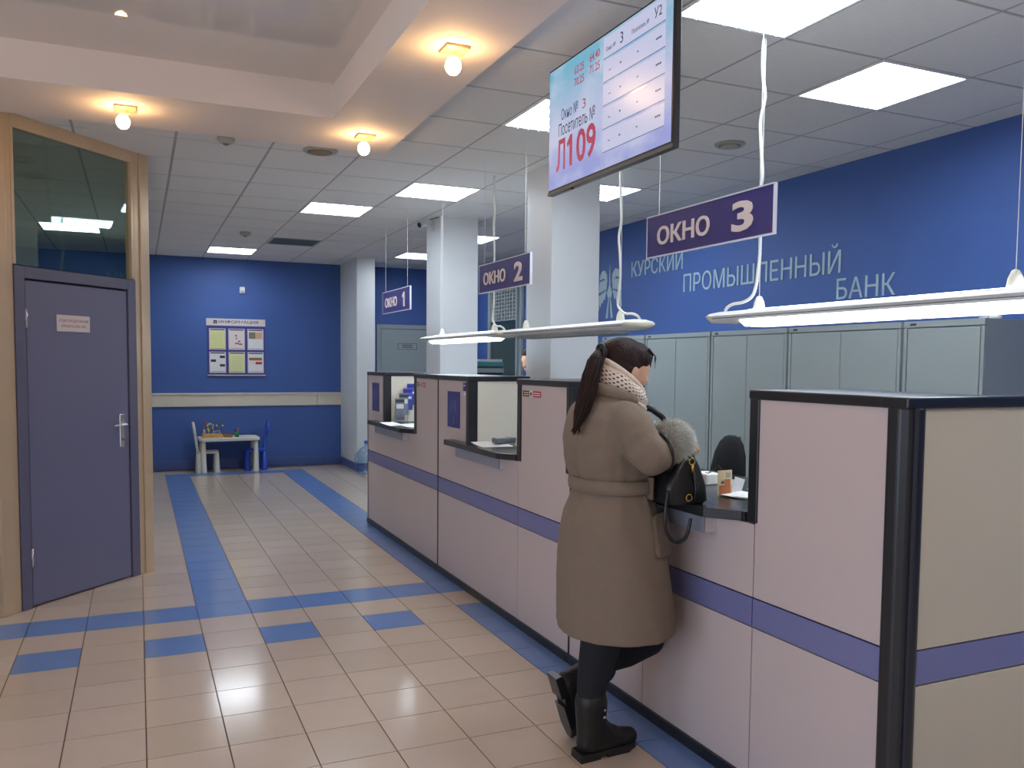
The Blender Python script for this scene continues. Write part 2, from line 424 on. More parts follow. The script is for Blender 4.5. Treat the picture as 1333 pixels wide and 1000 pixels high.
for a in ((-2.2, -2.14, .35, 2.65), (-.43, -.37, .35, 2.65), (1.37, 1.43, .35, 2.65), (3.14, 3.2, .35, 2.65), (-2.2, 3.2, .35, .41), (-2.2, 3.2, 2.59, 2.65)): box('frame', 'plate_white', w2, -3.14, -3.06, *a)
for a in ((-2.14, -.43), (-.37, 1.37), (1.43, 3.14)): box('pane', 'clear_plastic', w2, -3.104, -3.098, a[0], a[1], .41, 2.59)
pl_ = bpy.data.lights.new('window_portal', 'AREA'); pl_.shape = 'RECTANGLE'; pl_.size = 2.3; pl_.size_y = 5.4; pl_.cycles.is_portal = True
po = bpy.data.objects.new('window_portal', pl_); C.objects.link(po); po.location = (-3.16, .5, 1.5); po.rotation_euler = (0, R_(-90), 0)  # samples sky light through the added window

# bank lettering and bird emblem on the blue wall
UP = (0, 0, 1)
for s, y0, y1, z0, z1 in (('КУРСКИЙ', 7.49, 6.60, 2.425, 2.625), ('ПРОМЫШЛЕННЫЙ', 6.58, 4.66, 2.205, 2.42), ('БАНК', 4.69, 4.17, 2.015, 2.165)):
    o = text('wall_lettering', s, 'wall_letter', wall_r, (XW-.001, y0, z0), (0, -1, 0), UP, w=y0-y1, h=z1-z0, ext=.006)
em = MB()
def eprism(mb, poly, y0=7.93, z0=2.3, d=.005):
    return mb.prism(poly, lambda a, b: (XW-d, y0-a, z0+b), lambda a, b: (XW+.002, y0-a, z0+b))
eprism(em, [(-.012,.08),(0,.30),(.012,.08),(.055,0),(.03,-.06),(0,-.04),(-.03,-.06),(-.055,0)])
for sg in (-1, 1):
    eprism(em, [(sg*.008,-.04),(sg*.03,-.08),(sg*.075,-.27),(sg*.03,-.27)][::sg])
    eprism(em, [(sg*.05,.12),(sg*.06,.2),(sg*.11,.25),(sg*.17,.24),(sg*.205,.19),(sg*.215,.15),(sg*.13,.165)][::sg])
    for k in range(4):
        a = .055+k*.042
        eprism(em, [(sg*a,.14-.004*k),(sg*(a+.034),.155-.006*k),(sg*(a+.046),.045-.01*k),(sg*(a+.012),.035-.008*k)][::sg])
        eprism(em, [(sg*(a+.012),.02-.012*k),(sg*(a+.044),.028-.014*k),(sg*(a+.07),-.06-.03*k),(sg*(a+.05),-.075-.035*k)][::sg])
em.build('bird_emblem', 'wall_letter', wall_r, label='pale stylised bird with folded wings')

# far wall trim, skirting, column
t = thing('trim_1', 'cream wall rail across the blue end wall', 'wall rail', (1.4, YF, .89), kind='structure')
for x0, x1 in ((.09, 2.43), (2.435, 2.79)):
    r = MB().box(x0, x1, YF-.022, YF, .89, 1.055).build('rail_board', 'cream_rail', t, bevel=.003)
MB().box(.09, 2.79, YF-.035, YF, 1.055, 1.08).build('rail_ledge', 'cream_rail', t, bevel=.004)
b = thing('baseboard_far', 'grey-blue tile skirting along the end wall', 'skirting', (1.4, YF, 0), kind='structure')
for k in range(9): box('skirting_tile', 'far_blue_skirting', b, .09+k*.3, min(.387+k*.3, 2.79), YF-.012, YF, 0, .13)
def column(label, x0, x1, y0, y1, base=False):
    c = thing('column', label, 'column', ((x0+x1)/2, (y0+y1)/2, 0), kind='structure')
    box('shaft', 'column_paint', c, x0, x1, y0, y1, 0, ZC+.003, bevel=.006)
    if base: box('skirting', 'far_blue_skirting', c, x0-.012, x1+.012, y0-.012, y1, 0, .115)
    return c
column('square white column against the blue end wall with a blue tiled foot', 2.79, 3.05, 11.65, YF-.002, True)
column('square white column beside the camera and first window sign', 2.754, 3.156, 8.0, 8.44)
column('square white column standing behind the hanging screen', 2.736, 3.133, 5.5, 5.92)

# ---------------------------------------------------------------- angled partition with purple door
L0 = Vector((-.677, 5.828, 0)); dv = Vector((.68, .733, 0)).normalized(); nv = Vector((dv.y, -dv.x, 0))
PT = lambda s, n, z: L0+dv*s+nv*n+Vector((0, 0, z))
wp = thing('wall_partition', 'cream panel partition beside the purple door', 'partition', PT(-1, 0, 0), kind='structure')
MB().box(-2.9, -.135, -.04, .0, 0, ZC-.055, T=PT).build('panel', 'cream_wall', wp)
for s0, s1 in ((-.135, -.045), (-.045, -.0), (.968, 1.02), (1.02, 1.10)):
    n1 = .025 if s0 in (-.135, 1.02) else .012
    MB().box(s0, s1, -.05, n1, 0, ZC-.002 if s0 > 0 else ZC-.002, T=PT).build('post', 'aluminium_cream', wp, bevel=.004)
MB().box(0, .968, -.04, .012, 2.90, ZC-.002, T=PT).build('header_rail', 'aluminium_cream', wp, bevel=.003)
for a in (0, .945): MB().box(a, a+.022, -.04, .012, 2.10, 2.90, T=PT).build('glazing_bead', 'aluminium_cream', wp)
win = thing('window_1', 'tinted glass transom above the purple door', 'window', PT(.48, -.01, 2.1), kind='structure')
MB().box(.022, .945, -.018, -.01, 2.10, 2.90, T=PT).build('pane', 'tinted_glass', win)
d1 = thing('door_1', 'purple-grey office door in an angled frame with white name plate', 'door', PT(.48, 0, 0), kind='structure')
for s0, s1, z0, z1 in ((.001, .07, 0, 2.09), (.895, .966, 0, 2.09), (.07, .895, 2.02, 2.09)):
    MB().box(s0, s1, -.05, .022, z0, z1, T=PT).build('frame', 'door_frame_purple', d1, bevel=.003)
MB().box(.07, .895, -.03, -.012, .004, 2.02, T=PT).build('gap', 'shadow_gap', d1)
leaf = MB().box(.08, .888, -.04, .012, .012, 2.008, T=PT).build('leaf', 'door_purple', d1, bevel=.003)
hd = MB().box(.80, .845, .012, .02, .93, 1.16, T=PT).build('handle_plate', 'chrome', leaf, bevel=.004)
MB().tube([PT(.823, .02, 1.09), PT(.823, .06, 1.09), PT(.815, .066, 1.09), PT(.70, .066, 1.086)], [.009, .009, .009, .007]).build('lever', 'chrome', leaf, smooth=True)
MB().tube([PT(.823, .0195, .985), PT(.823, .024, .985)], .009, 12).build('cylinder_lock', 'steel_dark', leaf)
MB().tube([PT(.079, .016, 1.72), PT(.079, .016, 1.84)], .009, 8).build('hinge', 'chrome', leaf, smooth=True)
MB().tube([PT(.079, .016, .25), PT(.079, .016, .37)], .009, 8).build('hinge', 'chrome', leaf, smooth=True)
pl = thing('door_plate', 'small white name plate with two red printed lines on the purple door', 'sign', PT(.42, .012, 1.71))
MB().box(.30, .56, .0125, .018, 1.71, 1.815, T=PT).build('plate', 'plate_white', pl, bevel=.002)
text('lettering', 'ОТДЕЛ КРЕДИТОВАНИЯ', 'text_red', pl, PT(.43, .018, 1.768), dv, UP, w=.23, h=.02, ext=.0006, align='C')
text('lettering', 'ЮРИДИЧЕСКИХ ЛИЦ', 'text_red', pl, PT(.43, .018, 1.735), dv, UP, w=.19, h=.018, ext=.0006, align='C')

# ---------------------------------------------------------------- far door, grille door
d2 = thing('door_2', 'pale grey-green door in the far blue wall', 'door', (3.77, YF, 0), kind='structure')
for a in ((3.34, 3.40, 0, 2.115), (4.14, 4.20, 0, 2.115), (3.40, 4.14, 2.05, 2.115)): box('frame', 'steel_grey', d2, a[0], a[1], YF-.035, YF, a[2], a[3], bevel=.004)
lf = box('leaf', 'steel_grey', d2, 3.407, 4.133, YF-.025, YF, .01, 2.043, bevel=.003)
MB().tube([(4.06, YF-.025, 1.0), (4.06, YF-.07, 1.0), (3.95, YF-.07, 1.0)], .009).build('lever', 'chrome', lf, smooth=True)
pl = thing('door_plate', 'small grey name plate on the pale door beside the column', 'sign', (3.82, YF-.025, 1.72))
box('plate', 'steel_grey', pl, 3.668, 3.977, YF-.032, YF-.0255, 1.735, 1.83)
for z, x0, x1 in ((1.795, 3.74, 3.90), (1.765, 3.74, 3.91)): box('printed_line', 'text_dark', pl, x0, x1, YF-.0325, YF-.032, z, z+.012)
for a in ((3.668, 3.674, 1.735, 1.83), (3.971, 3.977, 1.735, 1.83), (3.668, 3.977, 1.824, 1.83), (3.668, 3.977, 1.735, 1.741)): box('plate_rim', 'text_dark', pl, a[0], a[1], YF-.034, YF-.032, a[2], a[3])
d3 = thing('door_3', 'dark doorway with a perforated upper grille behind the second window sign', 'door', (XW, 10.7, 0), kind='structure')
for a in ((11.22, 11.30, 0, 2.62), (10.14, 10.20, 0, 2.62), (10.20, 11.22, 2.55, 2.62), (10.28, 10.32, 0, 2.55)): box('frame', 'steel_grey', d3, XW-.04, XW, a[0], a[1], a[2], a[3], bevel=.004)
box('dark_leaf', 'dark_glass', d3, XW-.02, XW, 10.32, 11.22, .02, 2.12)
g = box('grille_back', 'shadow_gap', d3, XW-.012, XW, 10.32, 11.22, 2.12, 2.55)
for k in range(9): box('grille_bar', 'steel_grey', d3, XW-.03, XW-.012, 10.32, 11.22, 2.12+k*.05, 2.138+k*.05)
for k in range(10): box('grille_upright', 'steel_grey', d3, XW-.034, XW-.013, 10.32+k*.094, 10.355+k*.094, 2.12, 2.545)

# ---------------------------------------------------------------- ceiling lights
def panel_light(x, y, label, dim=False):
    deep = 'louvred' in label or 'hidden behind the hanging' in label; hw, dp, lm = (.011, .024, 'steel_grey') if deep else (.004, .006, 'lamp_white')
    t = thing('ceiling_light', label, 'ceiling light', (x+.3, y+.3, ZC), 'square ceiling lights')
    f = MB()
    for a in ((.005, .595, .005, .02), (.005, .595, .58, .595), (.005, .02, .02, .58), (.58, .595, .02, .58)): f.box(x+a[0], x+a[1], y+a[2], y+a[3], ZC-.006, ZC+.003)
    f.build('frame', 'lamp_white', t)
    box('diffuser', 'panel_dim' if dim else 'panel_light', t, x+.02, x+.58, y+.02, y+.58, ZC-.001, ZC+.003)
    for k in (1, 2, 3):
        box('louver_rib', 'lamp_white', t, x+.02, x+.58, y+.14*k+.017, y+.14*k+.023, ZC-.007, ZC-.001)
    for k in range(1, 8):
        for q in range(4):
            MB().prism([(-hw, 0), (hw, 0), (0, -dp)], lambda a, b: (x+.02+.07*k+a, y+.04+.14*q, ZC-.001+b), lambda a, b: (x+.02+.07*k+a, y+.135+.14*q, ZC-.001+b)).build('louver_blade', lm, t)
    return t
for (x, y), l, dim in (((3.25, 3.03), 'bright square ceiling light beside the blue wall above the third window', 0), ((2.05, 2.43), 'square louvred ceiling light beside the hanging screen above the power cord', 0),
        ((2.05, 4.23), 'square ceiling light partly hidden behind the hanging screen', 0), ((2.05, 6.63), 'square ceiling light just before the column with the camera', 0),
        ((1.45, 7.83), 'square ceiling light in the aisle between round vent and camera column', 0), ((.85, 11.43), 'square ceiling light washing the blue wall above the information board', 0),
        ((3.25, 10.83), 'square ceiling light in front of the pale far door', 0), ((3.25, 6.03), 'square ceiling light mostly hidden behind the column under the screen', 0),
        ((3.25, 9.03), 'square ceiling light seen between the two free-standing columns', 0), ((3.25, .03), 'added unseen square ceiling light above the end of the service counter', 0),
        ((2.05, -.57), 'added unseen square ceiling light behind the viewer', 0), ((-2.15, 7.83), 'added unseen dim square ceiling light over the left half of the office', 1), ((-.95, 10.23), 'dim square ceiling light inside the office behind the tinted glass', 1)):  # panels over counter end, behind viewer and office left: added, unseen fill light
    panel_light(x, y, l, dim)

# warm spots on the plaster border
def spot(x, y, label):
    t = thing('spot_lamp', label, 'spotlight', (x, y, SZ), 'warm spot lamps')
    box('base_plate', 'brass', t, x-.055, x+.055, y-.055, y+.055, SZ-.012, SZ-.0005, bevel=.002)
    MB().tube([(x, y, SZ-.01), (x, y, SZ-.045)], .006).build('stem', 'brass', t, smooth=True)
    MB().tube([(x-.02, y, SZ-.04), (x+.02, y, SZ-.04)], .004).build('yoke', 'brass', t, smooth=True)
    MB().ball((x-.012, y-.01, SZ-.082), (.036, .036, .04), 16, 10).build('bulb', 'bulb', t, smooth=True)
spot(-.04, 5.24, 'glowing warm spot lamp on the plaster border above the purple door')
spot(1.31, 5.235, 'glowing warm spot lamp at the corner of the plaster border near the round vent')
spot(1.315, 3.63, 'glowing warm spot lamp on the plaster border next to the hanging screen')
spot(1.315, 2.0, 'added unseen warm spot lamp overhead on the border past the screen')  # spots from here on are added out of view to brighten the counters
spot(1.315, .4, 'added unseen warm spot lamp on the border beside the viewer')
spot(-1.4, 5.24, 'added unseen warm spot lamp on the border over the cream partition')
spot(1.315, -1.2, 'added unseen warm spot lamp on the border behind the viewer')
for yy, ll in ((3.63, 'added unseen warm spot lamp on the left border nearest the cream partition'), (2.0, 'added unseen warm spot lamp on the left border, second from the cream partition'), (.4, 'added unseen warm spot lamp on the left border level with the viewer'), (-1.2, 'added unseen warm spot lamp on the left border behind the viewer')):
    spot(-2.0, yy, ll)
for xx, ll in ((-.7, 'added unseen warm spot lamp over the near wall, left of the viewer'), (.5, 'added unseen warm spot lamp over the near wall, right of the viewer')):
    spot(xx, -1.9, ll)

# ceiling fittings
def round_vent(x, y, r, label, inner, name='ceiling_vent'):
    t = thing(name, label, 'vent', (x, y, ZC))
    MB().lathe([(r, 0), (r, -.006), (r*.86, -.016), (r*.7, -.014), (r*.66, -.001)], (x, y, ZC-.001), 32).build('ring', 'vent_grey', t, smooth=False)
    MB().lathe([(r*.6, -.001), (r*.6, -.02), (r*.45, -.026), (.01, -.026)], (x, y, ZC-.001), 28).build('disc', inner, t)
round_vent(1.17, 5.93, .118, 'round ceiling vent with a brown core next to the plaster border', 'vent_brown')
round_vent(3.575, 4.58, .10, 'round ceiling vent between cord and screen above the third sign', 'vent_grey')
t = thing('smoke_detector', 'small round cream smoke detector close to the plaster border', 'smoke detector', (.55, 5.88, ZC))
MB().lathe([(.055, 0), (.055, -.02), (.035, -.035), (.01, -.036)], (.55, 5.88, ZC-.001), 20).build('body', 'vent_grey', t, smooth=True)
MB().lathe([(.02, -.034), (.018, -.044), (.005, -.046)], (.55, 5.88, ZC-.001), 12).build('sensor', 'vent_brown', t)
t = thing('smoke_detector', 'small white smoke detector on the aisle ceiling before the end wall', 'smoke detector', (1.13, 10.0, ZC))
MB().lathe([(.06, 0), (.06, -.02), (.04, -.04), (.01, -.042)], (1.13, 10.0, ZC-.001), 20).build('body', 'vent_grey', t, smooth=True)
MB().lathe([(.02, -.04), (.018, -.05), (.005, -.052)], (1.13, 10.0, ZC-.001), 12).build('sensor', 'vent_brown', t)
t = thing('ceiling_grille', 'flat grey ventilation grille in the ceiling near the end wall', 'vent', (1.75, 10.53, ZC))
box('frame', 'steel_grey', t, 1.47, 2.03, 10.26, 10.80, ZC-.008, ZC-.0005)
for k in range(10): box('slat', 'steel_dark', t, 1.49, 2.01, 10.285+k*.05, 10.31+k*.05, ZC-.012, ZC-.008)

# ---------------------------------------------------------------- service counters
XC, ZT, ZS, DEP = 2.0, 1.445, 1.0, .43
def counter(label, y0, y1, boxes, open_, seams, dark_edges, lip=None):
    """y0<y1; boxes = [(ya,yb)] tall uprights; open_=(ya,yb) window with shelf"""
    t = thing('service_counter', label, 'counter', (XC+.2, (y0+y1)/2, 0), 'service counters')
    box('plinth', 'black_trim', t, XC-.012, XC+.4, y0, y1, 0, .045)
    ed = [y0]+seams+[y1]
    for a, b_ in zip(ed[:-1], ed[1:]):
        g = .0025
        box('lower_panel', 'panel_lilac', t, XC, XC+.02, a+g, b_-g, .045, .592, bevel=.0015)
        box('stripe_panel', 'stripe_blue', t, XC-.001, XC+.02, a+g, b_-g, .597, .698)
        bx = sorted([(max(a+g, p+.004), min(b_-g, q-.004)) for p, q in boxes if min(b_, q)-max(a, p) > .05], reverse=True)
        lo, hi = ZS-.035, ZT-.034
        top = [(b_-g, hi if bx and bx[0][1] > b_-.03 else lo)]
        for p, q in bx:
            if q < b_-.03: top += [(q, lo), (q, hi)]
            if p > a+.03: top += [(p, hi), (p, lo)]
            else: top += [(a+g, hi)]
        if not (bx and bx[-1][0] <= a+.03): top.append((a+g, lo))
        MB().prism([(a+g, .703), (b_-g, .703)]+top, lambda y, z: (XC, y, z), lambda y, z: (XC+.018, y, z)).build('front_panel', 'panel_lilac', t, bevel=.0015)
    core = MB().box(XC+.018, XC+DEP, y0+.002, y1-.002, .04, ZS-.036)
    core.build('carcass', 'seam_dark', t)
    for p, q in boxes:
        MB().box(XC+.0185, XC+DEP, p+.012, q-.012, ZS-.035, ZT-.03).build('upright_body', 'seam_dark', t)
        box('side_panel', 'cheek_white', t, XC+.05, XC+DEP, p, p+.014, ZS, ZT-.03)
        box('side_panel', 'cheek_white', t, XC+.05, XC+DEP, q-.014, q, ZS, ZT-.03)
        box('top_cap', 'black_trim', t, XC-.008, XC+DEP+.01, max(p-.008, y0), min(q+.008, y1), ZT-.034, ZT, bevel=.006)
    for y, wd in dark_edges:
        box('edge_post', 'black_trim', t, XC-.006, XC+.06, y-wd, y+wd, ZS-.03, ZT-.03, bevel=.006)
    for s in (y1,): box('seam_strip', 'black_trim', t, XC-.004, XC+.012, s-.014, s-.0005, .04, ZT-.03)
    if open_:
        a, b_, front = open_
        le = lip or b_+.30
        poly = [(front, a+.16), (XC-.002, a+.02), (XC+DEP, a+.02), (XC+DEP, b_-.02), (XC-.002, b_-.02)]
        # front lip carries on past the far upright
        sh = MB().prism([(front, a+.14), (XC-.006, a+.03), (XC-.006, le), (front, le)], lambda p, q: (p, q, ZS-.032), lambda p, q: (p, q, ZS+.004))
        sh.build('shelf', 'dark_shelf', t, bevel=.003)
        box('worktop', 'dark_shelf', t, XC-.006, XC+DEP+.2, a+.016, b_-.016, ZS-.032, ZS+.004, bevel=.002)
        box('shelf_apron', 'apron_grey', t, front+.035, front+.041, a+.18, le-.14, ZS-.10, ZS-.032)
        box('shelf_bracket', 'plate_white', t, front+.041, XC, a+.18, a+.184, ZS-.10, ZS-.032)
        box('shelf_bracket', 'plate_white', t, front+.041, XC, le-.15, le-.146, ZS-.10, ZS-.032)
    return t
u1 = counter('counter unit of the first window at the column end with a brochure rack', 5.857, 7.91, [(7.30, 7.91), (5.857, 6.42)], (6.42, 7.30, 1.915), [], [(7.325, .028), (6.395, .028)])
u2 = counter('middle counter unit of the second window with a card terminal on its shelf', 3.78, 5.85, [(5.21, 5.85), (3.78, 4.43)], (4.43, 5.21, 1.925), [4.417], [(5.235, .028), (4.405, .028), (3.80, .022)])
u3 = counter('counter unit of the third window where the woman stands with black corner post', 1.80, 3.775, [(1.80, 2.405)], (2.405, 3.775, 1.905), [2.372, 3.08], [(2.383, .026)], 3.35)
# corner post and return of the last unit
MB().prism([(1.992, 1.80), (1.985, 1.79), (1.985, 1.752), (2.005, 1.728), (2.05, 1.722), (2.068, 1.73), (2.068, 1.80)], lambda a, b: (a, b, 0), lambda a, b: (a, b, ZT-.03)).build('corner_post', 'black_trim', u3, bevel=.008)
MB().box(2.018, 2.026, 1.718, 1.73, 0, ZT-.03).build('post_groove', 'seam_dark', u3)
for z0, z1, mname, nm in ((.045, .592, 'panel_warm_lit', 'end_lower_panel'), (.597, .698, 'stripe_blue', 'end_stripe_panel'), (.703, ZT-.034, 'panel_warm_lit', 'end_upper_panel')):
    box(nm, mname, u3, 2.068, 3.3, 1.735, 1.753, z0, z1, bevel=.001)
box('end_carcass', 'seam_dark', u3, 2.06, 3.3, 1.75, 1.80, .02, ZT-.034)
box('end_plinth', 'black_trim', u3, 2.05, 3.3, 1.73, 1.80, 0, .045)
box('end_top_cap', 'black_trim', u3, 1.985, 3.31, 1.722, 1.82, ZT-.034, ZT, bevel=.006)

# stickers and eagle posters on the counter fronts
def on_front(name, label, cat, y0, y1, z0, z1, m, group=None):
    t = thing(name, label, cat, (XC, (y0+y1)/2, z0), group)
    box('sheet', m, t, XC-.003, XC-.0005, y1, y0, z0, z1)
    return t
for y0, z0, lab in ((6.37, 1.335, 'black and red service sticker on the panel right of the first window'), (4.355, 1.335, 'black and red service sticker on the panel right of the second window')):
    t = on_front('sticker', lab, 'sticker', y0, y0-.235, z0+.012, z0+.045, 'paper', 'service stickers')
    box('dark_field', 'black_plastic', t, XC-.0035, XC-.003, y0-.085, y0, z0+.012, z0+.045)
    box('red_field', 'red', t, XC-.0035, XC-.003, y0-.235, y0-.13, z0+.012, z0+.045)
    for k in range(2): box('printed_line', 'note_beige', t, XC-.004, XC-.0035, y0-.078, y0-.012, z0+.019+k*.012, z0+.025+k*.012)
    for k in range(2): box('printed_line', 'paper_pink', t, XC-.004, XC-.0035, y0-.225, y0-.14, z0+.019+k*.012, z0+.025+k*.012)
    MB().lathe([(.011, 0), (.011, .0006)], (XC-.004, y0-.107, z0+.028), 12, 'X').build('emblem', 'text_dark', t)
def eagle(y0, y1, z0, z1, label):
    t = on_front('eagle_poster', label, 'poster', y0, y1, z0, z1, 'navy_print', 'narrow navy posters')
    cy, cz, s = (y0+y1)/2, (z0+z1)/2, (z1-z0)/.6
    e = MB()
    def pr(poly): e.prism(poly, lambda a, b: (XC-.004, cy-a*s, cz+b*s), lambda a, b: (XC-.003, cy-a*s, cz+b*s))
    pr([(-.015, .12), (0, .2), (.015, .12), (.03, .02), (0, -.05), (-.03, .02)])
    for q in (-1, 1):
        pr([(q*.03, .13), (q*.08, .18), (q*.13, .1), (q*.15, -.1), (q*.09, -.02), (q*.05, .03)]); pr([(q*.005, -.05), (q*.05, -.24), (q*.015, -.24)])
    e.build('emblem', 'emblem_grey', t)
eagle(7.735, 7.49, 1.085, 1.345, 'narrow navy poster with a bird on the counter end beside the column')
eagle(5.635, 5.385, 1.085, 1.335, 'narrow navy poster with a bird left of the second window')
t = on_front('sticker', 'small navy notice at the edge of the second window with a white slip', 'sticker', 5.325, 5.27, 1.345, 1.40, 'navy_print')
box('slip', 'paper', t, XC-.0035, XC-.0005, 5.27, 5.31, 1.315, 1.335)
box('printed_line', 'paper', t, XC-.0036, XC-.003, 5.275, 5.318, 1.378, 1.384)

# ---------------------------------------------------------------- steel cabinets behind the tellers
CX = 4.2
def cabinet(y0, y1, doors, label):
    t = thing('steel_cabinet', label, 'cabinet', (CX+.22, (y0+y1)/2, 0), 'grey steel cabinets along the blue wall')
    box('body', 'steel_grey', t, CX+.02, XW-.005, y0+.006, y1-.006, 0, 1.80, bevel=.003)
    for a in (y0+.006, y1-.026): box('stile', 'steel_grey', t, CX, CX+.02, a, a+.02, .04, 1.76)
    box('top_rail', 'steel_grey', t, CX, CX+.02, y0+.006, y1-.006, 1.765, 1.80)
    box('base_rail', 'steel_dark', t, CX+.004, CX+.02, y0+.006, y1-.006, 0, .04)
    wd = (y1-y0-.06)/doors
    for k in range(doors):
        a = y0+.03+k*wd
        dr = box('door', 'steel_grey', t, CX+.001, CX+.02, a+.003, a+wd-.003, .045, 1.757, bevel=.003)
        if k == doors-1:
            MB().lathe([(.012, 0), (.012, -.012), (.008, -.016)], (CX, a+.05, .98), 12, 'X').build('lock', 'steel_dark', dr)
    box('maker_badge', 'text_dark', t, CX-.002, CX, y1-.09, y1-.05, 1.775, 1.788)
cabinet(3.16, 3.70, 1, 'narrow single-door grey steel cabinet at the end of the row')
cabinet(3.71, 4.68, 2, 'grey two-door steel cabinet second from the end of the row under the bank lettering')
cabinet(4.69, 5.56, 2, 'grey two-door steel cabinet behind the black office chair')
cabinet(5.57, 6.52, 2, 'grey two-door steel cabinet beside the woman\'s head')
cabinet(6.53, 7.30, 2, 'grey two-door steel cabinet next to the column, under the bird emblem')
t = thing('paper_roll', 'rolled paper lying on the end steel cabinet', 'paper', (4.42, 3.3, 1.80))
MB().tube([(4.36, 3.20, 1.816), (4.5, 3.42, 1.816)], .014, 12).build('roll', 'paper', t, smooth=True)
MB().tube([(4.42, 3.295, 1.816), (4.424, 3.301, 1.816)], .0152, 12).build('band', 'steel_dark', t, smooth=True)
# low cabinet with folders behind the camera column
t = thing('low_cabinet', 'low grey cabinet behind the columns carrying a pile of folders', 'cabinet', (3.85, 9.2, 0))
box('body', 'steel_grey', t, 3.35, 4.3, 9.0, 9.45, 0, 1.36)
box('top', 'steel_grey', t, 3.33, 4.32, 8.97, 9.47, 1.36, 1.385, bevel=.003)
for a in (3.36, 3.83): box('door', 'steel_grey', t, a, a+.455, 8.985, 9.0, .06, 1.35, bevel=.002)
zz = 1.386
for i, (mn, th, dx, lab) in enumerate((('black_plastic', .04, .0, 'black ring folder at the bottom of the pile'), ('steel_grey', .05, .02, 'grey folder above the black one in the pile'), ('text_dark', .025, -.01, 'thin dark folder in the middle of the pile'), ('teal', .05, .015, 'teal folder near the top of the pile'), ('plate_white', .03, .0, 'white folder topmost of the pile'))):
    t = thing('folder', lab, 'folder', (3.7, 9.2, zz), 'folders piled on the low cabinet')
    x0, x1 = 3.53+dx, 3.87+dx
    box('cover', mn, t, x0, x1, 9.03, 9.3, zz, zz+.005); box('cover', mn, t, x0, x1, 9.03, 9.3, zz+th-.006, zz+th-.001)
    box('spine', mn, t, x0, x1, 9.03, 9.04, zz+.005, zz+th-.006)
    box('pages', 'paper', t, x0+.01, x1-.01, 9.042, 9.29, zz+.005, zz+th-.006); zz += th

# ---------------------------------------------------------------- hanging signs
XS = 2.35
def sign(n, y0, y1, z0, z1, label):
    t = thing('window_sign', label, 'sign', (XS, (y0+y1)/2, z0), 'hanging window signs')
    box('panel', 'sign_blue', t, XS, XS+.012, y1, y0, z0, z1)
    wd, h = y0-y1, z1-z0
    e = MB(); tk = .006
    for a in ((y1, y0, z0-tk, z0), (y1, y0, z1, z1+tk), (y1-tk, y1, z0-tk, z1+tk), (y0, y0+tk, z0-tk, z1+tk)): e.box(XS-.002, XS+.014, *a)
    e.build('edge', 'sign_edge', t)
    text('lettering', 'ОКНО', 'sign_letter', t, (XS, y0-.10*wd, z0+.25*h), (0, -1, 0), UP, w=.45*wd, h=.46*h, ext=.004, off=.02)
    if n == '1':
        ONE_ = [(0, .76), (.42, 1), (.68, 1), (.68, 0), (.34, 0), (.34, .74), (.12, .62)]
        MB().prism(ONE_, lambda a, b: (XS-.004, y0-(.74+a*.13)*wd, z0+(.16+b*.66)*h), lambda a, b: (XS+.001, y0-(.74+a*.13)*wd, z0+(.16+b*.66)*h)).build('numeral', 'sign_letter', t)
    else: text('numeral', n, 'sign_letter', t, (XS, y0-(.72 if n != '1' else .75)*wd, z0+.16*h), (0, -1, 0), UP, w=(.15 if n != '1' else .09)*wd, h=.66*h, ext=.004, off=.03)
    for yy in (y0-.1*wd, y1+.1*wd): MB().tube([(XS+.006, yy, z1), (XS+.006, yy, ZC-.002)], .0016, 5).build('wire', 'cord_white', t)
sign('3', 3.645, 2.725, 2.068, 2.262, 'blue hanging sign reading window 3 above the woman')
sign('2', 5.93, 5.035, 2.055, 2.253, 'blue hanging sign reading window 2 before the column')
sign('1', 8.66, 7.70, 2.04, 2.25, 'blue hanging sign reading window 1 beside the camera column')

